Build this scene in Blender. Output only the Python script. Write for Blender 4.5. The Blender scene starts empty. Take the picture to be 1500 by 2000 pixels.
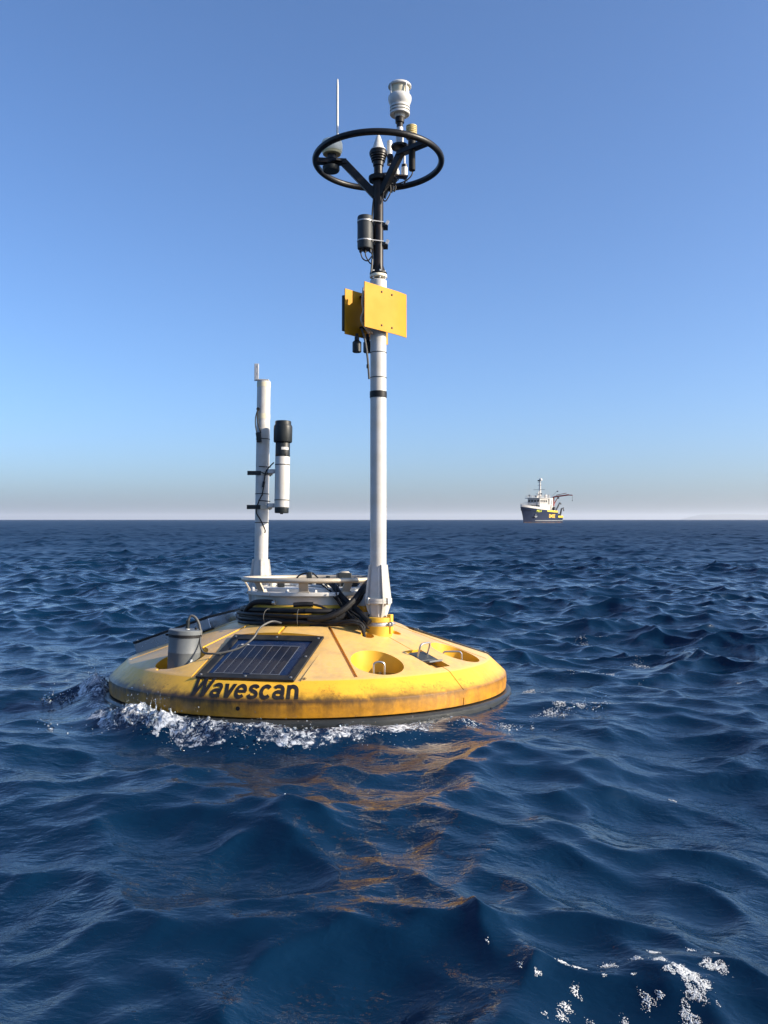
import bpy, bmesh, math, random
import numpy as np
from mathutils import Vector, Matrix

# ------------------------------------------------------------------ camera, sky, sun, exposure
scene = bpy.context.scene
COL = scene.collection
R = math.radians
F = 1700.0            # focal length in photo pixels (1500 x 2000 frame)
HC = 1.2              # eye height above mean water
cam_d = bpy.data.cameras.new('camera'); cam = bpy.data.objects.new('camera', cam_d); COL.objects.link(cam)
cam_d.sensor_fit = 'VERTICAL'; cam_d.sensor_height = 36.0; cam_d.lens = F/2000*36
cam_d.clip_start = 0.05; cam_d.clip_end = 60000
cam.location = (0, 0, HC); cam.rotation_euler = (R(90)+math.atan(15/F), 0, 0)
scene.camera = cam

SUN_AZ, SUN_EL = 76.0, 25.0       # azimuth measured from the camera's back (-Y) towards +X
sun_dir = Vector((math.sin(R(SUN_AZ))*math.cos(R(SUN_EL)), -math.cos(R(SUN_AZ))*math.cos(R(SUN_EL)), math.sin(R(SUN_EL))))
world = bpy.data.worlds.new('World'); scene.world = world; world.use_nodes = True
wn = world.node_tree.nodes; wl = world.node_tree.links; wn.clear()
sky = wn.new('ShaderNodeTexSky'); sky.sky_type = 'NISHITA'; sky.sun_disc = False
sky.sun_elevation = R(SUN_EL)
sky.sun_rotation = math.atan2(sun_dir.x, sun_dir.y)
sky.altitude = 0; sky.air_density = 0.8; sky.dust_density = 1.85; sky.ozone_density = 6.5
bg = wn.new('ShaderNodeBackground'); bg.inputs[1].default_value = 0.125
wo = wn.new('ShaderNodeOutputWorld')
wl.new(sky.outputs[0], bg.inputs[0]); wl.new(bg.outputs[0], wo.inputs[0])
sun_d = bpy.data.lights.new('sun', 'SUN'); sun_d.energy = 5.0; sun_d.angle = R(0.53); sun_d.color = (1.0, 0.86, 0.66)
sun = bpy.data.objects.new('sun', sun_d); COL.objects.link(sun)
sun.rotation_euler = sun_dir.to_track_quat('Z', 'Y').to_euler()
vs = scene.view_settings; vs.view_transform = 'Standard'; vs.look = 'None'; vs.exposure = 0.9; vs.gamma = 1.0
vs.use_curve_mapping = False
scene.cycles.use_denoising = True
scene.cycles.max_bounces = 8; scene.cycles.volume_bounces = 0

rng = random.Random(7); nrng = np.random.default_rng(11)

# ------------------------------------------------------------------ materials
def mat(name, color, rough=0.5, metal=0.0, noise=None, bump=None, trans=0.0, ior=1.45, coat=0.0, spec=0.5):
    """noise = (scale, second colour, amount); bump = (scale, strength)"""
    m = bpy.data.materials.new(name); m.use_nodes = True
    nt = m.node_tree; b = nt.nodes['Principled BSDF']
    b.inputs['Base Color'].default_value = (*color, 1); b.inputs['Roughness'].default_value = rough
    b.inputs['Metallic'].default_value = metal; b.inputs['IOR'].default_value = ior
    b.inputs['Transmission Weight'].default_value = trans; b.inputs['Coat Weight'].default_value = coat
    b.inputs['Specular IOR Level'].default_value = spec
    tc = nt.nodes.new('ShaderNodeTexCoord')
    if noise:
        n = nt.nodes.new('ShaderNodeTexNoise'); n.inputs['Scale'].default_value = noise[0]; n.inputs['Detail'].default_value = 8
        n.inputs['Roughness'].default_value = 0.65
        r = nt.nodes.new('ShaderNodeMapRange'); r.inputs[1].default_value = 0.42; r.inputs[2].default_value = 0.72
        r.inputs[4].default_value = noise[2]
        mx = nt.nodes.new('ShaderNodeMix'); mx.data_type = 'RGBA'
        mx.inputs[6].default_value = (*color, 1); mx.inputs[7].default_value = (*noise[1], 1)
        nt.links.new(tc.outputs['Object'], n.inputs['Vector']); nt.links.new(n.outputs[0], r.inputs[0])
        nt.links.new(r.outputs[0], mx.inputs[0]); nt.links.new(mx.outputs[2], b.inputs['Base Color'])
        rr = nt.nodes.new('ShaderNodeMapRange'); rr.inputs[3].default_value = rough-.06; rr.inputs[4].default_value = min(1, rough+.14)
        nt.links.new(n.outputs[0], rr.inputs[0]); nt.links.new(rr.outputs[0], b.inputs['Roughness'])
    if bump:
        n2 = nt.nodes.new('ShaderNodeTexNoise'); n2.inputs['Scale'].default_value = bump[0]; n2.inputs['Detail'].default_value = 6
        bp = nt.nodes.new('ShaderNodeBump'); bp.inputs['Strength'].default_value = bump[1]; bp.inputs['Distance'].default_value = 0.01
        nt.links.new(tc.outputs['Object'], n2.inputs['Vector']); nt.links.new(n2.outputs[0], bp.inputs['Height'])
        nt.links.new(bp.outputs[0], b.inputs['Normal'])
    return m

M = {}
M['white'] = mat('white_paint', (.50, .495, .475), .42, noise=(7, (.36, .31, .22), .5))
M['white_clean'] = mat('white_plastic', (.54, .54, .52), .35, noise=(20, (.40, .38, .32), .35))
M['cream'] = mat('aged_cream_plastic', (.80, .76, .60), .5, noise=(18, (.5, .42, .26), .4))
M['ivory'] = mat('yellowed_plastic', (.66, .56, .30), .5, noise=(25, (.5, .42, .22), .4))
M['black'] = mat('black_paint', (.006, .006, .007), .36, noise=(30, (.025, .023, .02), .5), bump=(60, .1), spec=.35)
M['rubber'] = mat('black_rubber', (.007, .007, .008), .5, noise=(20, (.02, .02, .02), .5), spec=.35)
M['rust_black'] = mat('weathered_black_pipe', (.009, .007, .007), .36, noise=(14, (.05, .024, .015), .6), spec=.35)
M['dark_plastic'] = mat('dark_grey_plastic', (.028, .034, .039), .5, noise=(12, (.05, .055, .06), .5), spec=.4)
M['slate'] = mat('charcoal_housing', (.010, .014, .016), .42, noise=(16, (.022, .026, .028), .5), spec=.4)
M['grey_pvc'] = mat('grey_pvc', (.105, .118, .128), .5, noise=(9, (.17, .18, .18), .6))
M['steel'] = mat('stainless_steel', (.55, .53, .49), .3, metal=.9, noise=(30, (.35, .28, .2), .4))
M['alu'] = mat('weathered_aluminium', (.50, .44, .35), .45, metal=.35, noise=(16, (.34, .28, .2), .5))
M['galv'] = mat('galvanised_steel', (.42, .42, .42), .5, metal=.5, noise=(60, (.62, .62, .6), .8))
M['yellow_plate'] = mat('yellow_plate_paint', (.50, .235, .004), .5, spec=.25, noise=(6, (.43, .19, .004), .6))
M['yellow_trim'] = mat('yellow_collar_paint', (.72, .42, .03), .5, noise=(9, (.5, .33, .08), .5))
M['amber'] = mat('amber_lens', (.8, .36, .02), .25, noise=(10, (.7, .3, .02), .3))
M['tape'] = mat('buff_tape', (.60, .55, .40), .6, noise=(20, (.5, .45, .33), .4))
M['cable_grey'] = mat('grey_cable', (.075, .075, .072), .5, noise=(20, (.05, .05, .05), .4))
M['cable_buff'] = mat('buff_cable', (.55, .42, .30), .55, noise=(20, (.4, .3, .2), .4))
M['frame'] = mat('panel_frame_black', (.008, .009, .010), .5, noise=(10, (.05, .045, .035), .5), bump=(14, .25))
M['glass_blue'] = mat('panel_backing_blue', (.004, .016, .058), .22, noise=(6, (.010, .022, .055), .5), spec=.4)
M['cell'] = mat('solar_cell_dark', (.004, .007, .018), .22, noise=(3, (.050, .042, .034), .7), spec=.4)
M['silver'] = mat('silver_conductor', (.13, .145, .17), .4, noise=(30, (.09, .09, .10), .3))
M['letter'] = mat('lettering_black', (.010, .009, .010), .45, noise=(40, (.06, .045, .02), .35))
M['floor_wet'] = mat('wet_olive_cover', (.10, .085, .035), .18, noise=(12, (.04, .04, .035), .7))
M['skirt'] = mat('rubber_fender', (.020, .023, .024), .30, noise=(5, (.06, .058, .05), .5), bump=(25, .15))
M['light_window'] = mat('smoke_glass', (.01, .012, .015), .08, noise=(5, (.02, .02, .02), .3))

M['plinth'] = mat('brushed_plinth_metal', (.38, .42, .47), .22, metal=.7, noise=(4, (.28, .31, .35), .5))
def hull_paint():
    m = bpy.data.materials.new('yellow_hull_paint'); m.use_nodes = True
    nt = m.node_tree; L = nt.links; N = nt.nodes; b = N['Principled BSDF']
    tc = N.new('ShaderNodeTexCoord'); sep = N.new('ShaderNodeSeparateXYZ'); L.new(tc.outputs['Object'], sep.inputs[0])
    def noise(scale, det=8, rough=.6, vec=None):
        n = N.new('ShaderNodeTexNoise'); n.inputs['Scale'].default_value = scale; n.inputs['Detail'].default_value = det
        n.inputs['Roughness'].default_value = rough; L.new(vec or tc.outputs['Object'], n.inputs['Vector']); return n.outputs[0]
    def rng_(x, a, b_, c=0., d=1.):
        r = N.new('ShaderNodeMapRange'); r.inputs[1].default_value = a; r.inputs[2].default_value = b_
        r.inputs[3].default_value = c; r.inputs[4].default_value = d; L.new(x, r.inputs[0]); return r.outputs[0]
    def math_(op, a, b_=None):
        n = N.new('ShaderNodeMath'); n.operation = op
        for i, v in enumerate((a, b_)):
            if v is None: continue
            if isinstance(v, (int, float)): n.inputs[i].default_value = v
            else: L.new(v, n.inputs[i])
        n.use_clamp = op in ('MULTIPLY', 'ADD') ; return n.outputs[0]
    def mix(f, a, b_):
        n = N.new('ShaderNodeMix'); n.data_type = 'RGBA'; L.new(f, n.inputs[0])
        for i, v in ((6, a), (7, b_)):
            if isinstance(v, tuple): n.inputs[i].default_value = (*v, 1)
            else: L.new(v, n.inputs[i])
        return n.outputs[2]
    z = sep.outputs['Z']
    geo = N.new('ShaderNodeNewGeometry'); sn = N.new('ShaderNodeSeparateXYZ'); L.new(geo.outputs['True Normal'], sn.inputs[0]); flat = rng_(sn.outputs['Z'], .80, .90)
    yel = mix(rng_(noise(3), .35, .7), (.76, .43, .030), (.70, .37, .026))
    # pale salt / gull dust lying on the sloped deck
    dust = math_('MULTIPLY', rng_(noise(2.6, 10, .7), .25, .60, .45, 1.), rng_(math_('ADD', z, math_('MULTIPLY', noise(6), .02)), .196, .206))
    fine = rng_(noise(55, 4, .7), .3, .7, .55, 1.)
    dust = math_('MULTIPLY', dust, flat)
    c = mix(math_('MULTIPLY', math_('MULTIPLY', dust, fine), .80), yel, (.60, .43, .22))
    # soft grey traffic stains
    st = math_('MULTIPLY', rng_(noise(4.5, 10, .75), .46, .62), math_('MULTIPLY', rng_(z, .19, .21), flat))
    c = mix(math_('MULTIPLY', st, .50), c, (.33, .23, .13))
    pale_left = math_('MULTIPLY', rng_(math_('ADD', sep.outputs['X'], math_('MULTIPLY', math_('SUBTRACT', noise(5), .5), .08)), -1.10, -1.15), rng_(z, .09, .112))  # pale grey-blue tint at the hull's far-left edge, above the band
    c = mix(math_('MULTIPLY', pale_left, .9), c, (.36, .41, .44))
    # orange-brown wash on the vertical band
    mp = N.new('ShaderNodeMapping'); mp.inputs['Scale'].default_value = (1, 1, .35); L.new(tc.outputs['Object'], mp.inputs[0])
    band = math_('MULTIPLY', rng_(z, .108, .098), .9)
    c = mix(band, c, mix(rng_(noise(14, 8, .7), .42, .62), (.46, .20, .006), (.26, .11, .006)))
    # brown-black algae along the shoulder, heavier towards the front left
    w = math_('ADD', z, math_('MULTIPLY', math_('SUBTRACT', noise(11, 8, .7), .5), .05))
    lo = rng_(w, .020, .085); hi = rng_(w, .165, .105)
    sidew = rng_(sep.outputs['X'], 1.1, .0, .35, 1.)
    alg = math_('MULTIPLY', math_('MULTIPLY', lo, hi), math_('MULTIPLY', rng_(noise(7, 10, .75, mp.outputs[0]), .40, .58), sidew))
    c = mix(math_('MULTIPLY', alg, .92), c, (.035, .022, .008))
    w2 = math_('ADD', z, math_('MULTIPLY', math_('SUBTRACT', noise(16, 8, .75), .5), .035))
    line = math_('MULTIPLY', math_('MULTIPLY', rng_(w2, .072, .094), rng_(w2, .128, .104)), math_('MULTIPLY', rng_(noise(5, 8, .7), .36, .50), sidew))
    c = mix(math_('MULTIPLY', line, .88), c, (.030, .017, .006))
    spk = math_('MULTIPLY', math_('MULTIPLY', rng_(noise(70, 5, .7), .52, .64), rng_(noise(6, 4), .44, .58)), math_('MULTIPLY', rng_(z, .06, .09), rng_(z, .2, .14)))
    c = mix(math_('MULTIPLY', spk, .7), c, (.10, .045, .01))
    L.new(c, b.inputs['Base Color'])
    L.new(rng_(noise(20), .3, .7, .34, .52), b.inputs['Roughness']); b.inputs['Coat Weight'].default_value = .22; b.inputs['Coat Roughness'].default_value = .22
    bp = N.new('ShaderNodeBump'); bp.inputs['Strength'].default_value = .12; bp.inputs['Distance'].default_value = .01
    L.new(noise(7, 6), bp.inputs['Height']); L.new(bp.outputs[0], b.inputs['Normal'])
    return m
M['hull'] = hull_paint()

# ------------------------------------------------------------------ mesh helpers
class MB:
    def __init__(s): s.v = []; s.f = []
    def add(s, vs_, fs_):
        o = len(s.v); s.v += [tuple(p) for p in vs_]; s.f += [tuple(i+o for i in f) for f in fs_]; return s
    def box(s, c, size, rot=None):
        hx, hy, hz = size[0]/2, size[1]/2, size[2]/2; c = Vector(c)
        P = [Vector((x, y, z)) for x in (-hx, hx) for y in (-hy, hy) for z in (-hz, hz)]
        if rot is not None: P = [rot @ p for p in P]
        return s.add([p+c for p in P], [(0,1,3,2), (4,6,7,5), (0,4,5,1), (2,3,7,6), (0,2,6,4), (1,5,7,3)])
    def bar(s, a, b, w, h, up=(0, 0, 1)):
        a = Vector(a); b = Vector(b); d = (b-a); l = d.length; d.normalize(); up = Vector(up)
        x = d.cross(up)
        if x.length < 1e-4: x = d.cross(Vector((1, 0, 0)))
        x.normalize(); u = x.cross(d)
        rot = Matrix((x, d, u)).transposed()
        return s.box((a+b)/2, (w, l, h), rot)
    def lathe(s, prof, n=32, base=(0, 0, 0), axis=(0, 0, 1), cap=True):
        ax = Vector(axis).normalized(); q = ax.to_track_quat('Z', 'Y'); base = Vector(base); vs_ = []; fs_ = []
        for r, z in prof:
            for k in range(n):
                t = 2*math.pi*k/n; vs_.append(base + q @ Vector((r*math.cos(t), r*math.sin(t), z)))
        for i in range(len(prof)-1):
            for k in range(n):
                a = i*n+k; b = i*n+(k+1) % n; fs_.append((a, b, b+n, a+n))
        if cap: fs_ += [tuple(reversed(range(n))), tuple(range((len(prof)-1)*n, len(prof)*n))]
        return s.add(vs_, fs_)
    def cyl(s, a, b, r, n=20, r2=None):
        a = Vector(a); b = Vector(b); return s.lathe([(r, 0), (r if r2 is None else r2, (b-a).length)], n, a, b-a)
    def tube(s, pts, r, n=8, closed=False, sub=6):
        P = [Vector(p) for p in pts]
        if sub > 1: P = spline(P, sub, closed)
        m = len(P); vs_ = []; fs_ = []; u = None
        for i, p in enumerate(P):
            a = P[(i-1) % m] if (closed or i) else p; b = P[(i+1) % m] if (closed or i < m-1) else p
            t = (b-a).normalized()
            if u is None: u = t.orthogonal().normalized()
            u = (u - t*u.dot(t)).normalized(); w = t.cross(u)
            rr = r(i/(m-1)) if callable(r) else r
            for k in range(n):
                g = 2*math.pi*k/n; vs_.append(p + u*math.cos(g)*rr + w*math.sin(g)*rr)
        for i in range(m if closed else m-1):
            j = (i+1) % m
            for k in range(n): fs_.append((i*n+k, i*n+(k+1) % n, j*n+(k+1) % n, j*n+k))
        if not closed: fs_ += [tuple(reversed(range(n))), tuple(range((m-1)*n, m*n))]
        return s.add(vs_, fs_)
    def prism(s, poly, axis_vec):
        n = len(poly); a = [Vector(p) for p in poly]; d = Vector(axis_vec)
        return s.add(a + [p+d for p in a], [tuple(reversed(range(n))), tuple(range(n, 2*n))] + [(i, (i+1) % n, (i+1) % n+n, i+n) for i in range(n)])
    def torus(s, c, Rr, r, n=72, m=12, axis=(0, 0, 1)):
        q = Vector(axis).normalized().to_track_quat('Z', 'Y'); c = Vector(c)
        return s.tube([c + q @ Vector((Rr*math.cos(2*math.pi*k/n), Rr*math.sin(2*math.pi*k/n), 0)) for k in range(n)], r, m, True, 1)
    def mesh(s, name, angle=35):
        me = bpy.data.meshes.new(name); me.from_pydata(s.v, [], s.f); me.update()
        bm = bmesh.new(); bm.from_mesh(me); bmesh.ops.recalc_face_normals(bm, faces=bm.faces); bm.to_mesh(me); bm.free()
        me.shade_smooth(); me.set_sharp_from_angle(angle=R(angle)); return me
    def build(s, name, material, parent=None, bevel=0, angle=35):
        o = bpy.data.objects.new(name, s.mesh(name, angle)); COL.objects.link(o)
        if material: o.data.materials.append(material)
        if parent: o.parent = parent
        if bevel:
            b = o.modifiers.new('bevel', 'BEVEL'); b.width = bevel; b.segments = 2; b.limit_method = 'ANGLE'; b.angle_limit = R(40)
        return o
def spline(P, sub, closed=False):
    out = []; m = len(P)
    g = (lambda i: P[i % m]) if closed else (lambda i: P[max(0, min(m-1, i))])
    for i in range(m if closed else m-1):
        p0, p1, p2, p3 = g(i-1), g(i), g(i+1), g(i+2)
        for k in range(sub):
            t = k/sub; out.append(.5*((2*p1)+(p2-p0)*t+(2*p0-5*p1+4*p2-p3)*t*t+(3*p1-p0-3*p2+p3)*t**3))
    if not closed: out.append(P[-1].copy())
    return out
def copy_obj(o, parent):
    c = o.copy(); COL.objects.link(c); c.parent = parent; return c
def tag(o, label=None, cat=None, group=None, kind=None):
    for k, v in (('label', label), ('category', cat), ('group', group), ('kind', kind)):
        if v: o[k] = v
    return o
def empty(name, loc=(0, 0, 0), rot=(0, 0, 0)):
    o = bpy.data.objects.new(name, None); COL.objects.link(o); o.location = loc; o.rotation_euler = rot; o.empty_display_size = .2; return o
def evaluated(o, name):
    dg = bpy.context.evaluated_depsgraph_get(); me = bpy.data.meshes.new_from_object(o.evaluated_get(dg)); me.name = name; return me
def text_mesh(body, size, offset=0.0, extrude=0.0, spacing=1.0):
    cu = bpy.data.curves.new('t', 'FONT'); cu.body = body; cu.size = size; cu.offset = offset; cu.extrude = extrude; cu.space_character = spacing
    cu.resolution_u = 4
    o = bpy.data.objects.new('t', cu); COL.objects.link(o); bpy.context.view_layer.update()
    me = evaluated(o, 'lettering'); bpy.data.objects.remove(o); return me

# ------------------------------------------------------------------ buoy frame
B0 = Vector((-.514, 6.165, .045)); TILT = R(-2.3)
BM = Matrix.Translation(B0) @ Matrix.Rotation(TILT, 4, 'X')
BMI = BM.inverted()
def at(u, v, yl):
    """point of the buoy's own frame lying at depth yl behind its axis"""
    o = BMI @ Vector((0, 0, HC)); d = (BMI.to_3x3() @ Vector(((u-750)/F, 1, (1015-v)/F)))
    return o + d*((yl-o.y)/d.y)
def pol(az, r, z=0.): return Vector((r*math.sin(R(az)), -r*math.cos(R(az)), z))
HP = [(0, .44), (.55, .44), (1.255, .2), (1.36, .104), (1.365, 0)]
def hz(r): return float(np.interp(r, [.55, 1.255, 1.36], [.44, .2, .104]))

# ------------------------------------------------------------------ the sea
WK = []
def make_waves():
    bands = [(9.0, .018, 8), (5.5, .026, 10), (3.2, .042, 14), (1.9, .066, 18), (1.1, .096, 22), (.62, .145, 28), (.36, .155, 30), (.21, .110, 28), (.13, .070, 20)]
    for lam, slope, n in bands:
        for _ in range(n):
            l = lam*math.exp(nrng.uniform(-.3, .3)); k = 2*math.pi/l
            spread = 30 + 32*min(1, 1.2/lam)
            th = R(-112 + nrng.normal(0, spread))           # heading of travel
            WK.append((k*math.cos(th), k*math.sin(th), k, slope*math.sqrt(2/n)/k, nrng.uniform(0, 6.283), l, slope*slope/n))
make_waves()
def gust(x, y):
    return (1 + .28*np.sin(.31*x+.22*y+1.3)*np.sin(.17*x-.27*y+.4) + .22*np.sin(.9*x-.35*y+2)*np.sin(.45*x+.8*y)).astype(np.float32)
def hull_wave(x, y):
    """water piling up against the hull's weather side, flattened under the hull"""
    dx = x-B0.x; dy = y-B0.y; r = np.hypot(dx, dy); az = np.degrees(np.arctan2(dx, -dy))
    amp = np.interp(az, [-125, -95, -80, -62, -50, -38, -28, -10, 5, 25, 45, 80], [0, .02, .06, .05, .06, .10, .095, .085, .075, .055, .02, 0])
    ridge = np.exp(-((r-1.44-.03*np.sin(az*.35))/.13)**2)*amp + np.exp(-((r-1.75)/.16)**2)*amp*-.35
    tail = np.exp(-((y-(B0.y-.22-.05*dx))/.16)**2)*np.clip((-dx-1.3)/.2, 0, 1)*np.clip((2.3+dx)/.6, 0, 1)*.045
    return (ridge+tail).astype(np.float32), r
def sea_points(x, y, spacing):
    X = x.astype(np.float32).copy(); Y = y.astype(np.float32).copy(); Z = np.zeros_like(X); lost = np.zeros_like(X)
    g = gust(x, y)
    dist_b = np.hypot(x-B0.x, y-B0.y)
    lee = (1-.08*np.exp(-((x+.6)/2.2)**2-((y-1.5)/2.6)**2)).astype(np.float32)    # calmer water in the lee of the photographer's boat
    damp = np.clip((dist_b-1.1)/.9, .25, 1).astype(np.float32)
    for kx, ky, k, a, ph, l, mss in WK:
        w = np.clip((l/spacing-2.2)/2.6, 0, 1).astype(np.float32)
        lost += (1-w*w)*mss
        live = w > 0
        if not live.any(): continue
        xs = x[live]; ys = y[live]
        p = (kx*xs+ky*ys+ph).astype(np.float32)
        aa = a*w[live]*damp[live]*(g[live] if l < 4 else 1)*(lee[live] if l < .9 else 1)
        s = np.sin(p); c = np.cos(p)
        Z[live] += aa*c; q = (1.3 if l > .3 else 1.1)*aa/k
        X[live] -= q*kx*s; Y[live] -= q*ky*s
    hw, r = hull_wave(x, y)
    Z += hw
    Z = np.where(r < 1.25, np.minimum(Z, -.12), Z)
    return X, Y, Z, lost
def build_sea():
    rs = [.6]
    while rs[-1] < 27000:
        r = rs[-1]; rs.append(r + (max(.012, .0026*r) if r < 420 else .0026*r*(1+(r-420)/120 if r < 3500 else 26)))
    rs = np.array(rs)
    a_in = np.arange(-36, 36.001, .16); a_out = np.linspace(36, 324, 80)[1:-1]
    an = np.radians(np.concatenate([a_in, a_out])); nc = len(an); nr = len(rs)
    RR, AA = np.meshgrid(rs, an, indexing='ij'); x = (RR*np.sin(AA)).ravel(); y = (RR*np.cos(AA)).ravel()
    sp = np.where(RR < 4.6, .012, .0026*RR)*np.ones_like(RR)
    sp = np.where(np.broadcast_to(np.abs(((AA+np.pi) % (2*np.pi))-np.pi) > R(36.05), RR.shape), np.maximum(sp, .06*RR), sp).ravel()
    X, Y, Z, lost = sea_points(x, y, sp)
    co = np.stack([X, Y, Z], 1).astype(np.float32)
    i = np.arange(nr-1)[:, None]*nc; j = np.arange(nc)[None, :]; j2 = (j+1) % nc
    q = np.stack([i+j, i+nc+j, i+nc+j2, i+j2], -1).reshape(-1, 4)
    me = bpy.data.meshes.new('sea'); me.vertices.add(len(co)); me.vertices.foreach_set('co', co.ravel())
    nq = len(q); me.loops.add(nq*4); me.loops.foreach_set('vertex_index', q.ravel().astype(np.int32))
    me.polygons.add(nq); me.polygons.foreach_set('loop_start', np.arange(0, nq*4, 4, dtype=np.int32))
    me.update(); me.validate()
    at_ = me.attributes.new('ripple', 'FLOAT', 'POINT'); at_.data.foreach_set('value', lost.astype(np.float32))
    me.shade_smooth()
    o = bpy.data.objects.new('sea', me); COL.objects.link(o); tag(o, 'dark blue choppy open sea reaching to the horizon', kind='structure')
    m = bpy.data.materials.new('sea_water'); m.use_nodes = True; nt = m.node_tree; N = nt.nodes; L = nt.links; b = N['Principled BSDF']
    b.inputs['Base Color'].default_value = (.0012, .0140, .038, 1); b.inputs['IOR'].default_value = 1.333
    g = N.new('ShaderNodeAttribute'); g.attribute_name = 'ripple'
    p = N.new('ShaderNodeMath'); p.operation = 'POWER'; p.inputs[1].default_value = .25; L.new(g.outputs['Fac'], p.inputs[0])
    mr = N.new('ShaderNodeMapRange'); mr.inputs[1].default_value = .25; mr.inputs[2].default_value = .5; mr.inputs[3].default_value = .06; mr.inputs[4].default_value = .46
    L.new(p.outputs[0], mr.inputs[0]); L.new(mr.outputs[0], b.inputs['Roughness'])
    tc = N.new('ShaderNodeTexCoord'); mp = N.new('ShaderNodeMapping'); mp.inputs['Rotation'].default_value = (0, 0, R(22)); mp.inputs['Scale'].default_value = (.72, 1.2, 1)
    L.new(tc.outputs['Object'], mp.inputs[0])
    patch = N.new('ShaderNodeTexNoise'); patch.inputs['Scale'].default_value = .9; patch.inputs['Detail'].default_value = 3; L.new(tc.outputs['Object'], patch.inputs[0])
    pr = N.new('ShaderNodeMapRange'); pr.inputs[1].default_value = .4; pr.inputs[2].default_value = .7; pr.inputs[3].default_value = .28; pr.inputs[4].default_value = .95; L.new(patch.outputs[0], pr.inputs[0])
    prev = None
    for sc_, dist, st in ((11, .014, .8), (30, .0065, .8)):
        n = N.new('ShaderNodeTexNoise'); n.inputs['Scale'].default_value = sc_; n.inputs['Detail'].default_value = 3; n.inputs['Distortion'].default_value = .6
        L.new(mp.outputs[0], n.inputs[0])
        bp = N.new('ShaderNodeBump'); bp.inputs['Distance'].default_value = dist; L.new(pr.outputs[0], bp.inputs['Strength']); L.new(n.outputs[0], bp.inputs['Height'])
        if prev: L.new(prev, bp.inputs['Normal'])
        prev = bp.outputs[0]
    L.new(prev, b.inputs['Normal'])
    me.materials.append(m)
    return o
sea = build_sea()
def sea_at(x, y):
    X, Y, Z, _ = sea_points(np.array(x, float), np.array(y, float), np.full(len(x), .02)); return np.stack([X, Y, Z], 1)

# ------------------------------------------------------------------ far headland
def headland():
    m = MB(); n = 60; D = 22000.
    prof = []
    for i in range(n+1):
        t = i/n
        h = 138*min(1, (t/.07))**.8*(1-.25*max(0, t-.2))*(1+.05*math.sin(9*t)+.03*math.sin(31*t+1)) if t > 0 else 0
        prof.append((7770+6200*t, h))
    rows = 8; vs_ = []; fs_ = []
    for i, (x, h) in enumerate(prof):
        for k in range(rows+1):
            s = k/rows
            vs_.append((x, D-300+1500*s, -2 + (h+2)*math.sin(math.pi*min(1, s*1.0))**.6 + (4*math.sin(i*1.7+k) if 0 < k < rows and h > 10 else 0)))
    for i in range(n):
        for k in range(rows): a = i*(rows+1)+k; fs_.append((a, a+1, a+rows+2, a+rows+1))
    m.add(vs_, fs_); o = m.build('headland', mat('scrub_hillside', (.055, .07, .055), .9, noise=(.004, (.08, .085, .07), .8)), angle=60)
    tag(o, 'low pale headland fading into haze on the right horizon', kind='structure')
headland()

# ------------------------------------------------------------------ buoy
buoy = empty('data_buoy', B0, (TILT, 0, 0))
tag(buoy, 'yellow disc shaped wave buoy with white masts and black sensor ring', 'buoy')
MA = pol(46.6, .655)           # main mast foot
MS = Vector((-.425, .45, 0))   # short mast foot
PK = [pol(26.3, 1.07), pol(66.9, 1.07), pol(-44.5, 1.06), pol(137.7, 1.06)]
PANEL_AZ = [-13.4, -103.4, 106.6, -163.4]
SL = math.atan2(.24, .705)     # deck slope
def deck_frame(az, r, dz=0.):
    """matrix whose x runs along the rim, y up the slope, z out of the deck"""
    rad = pol(az, 1); x = Vector((math.cos(R(az)), math.sin(R(az)), 0)); up = Vector((0, 0, 1))
    y = (-rad*math.cos(SL) + up*math.sin(SL)); z = x.cross(y)
    mtx = Matrix((x, y, z)).transposed().to_4x4(); mtx.translation = pol(az, r, hz(r)+dz); return mtx
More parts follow.
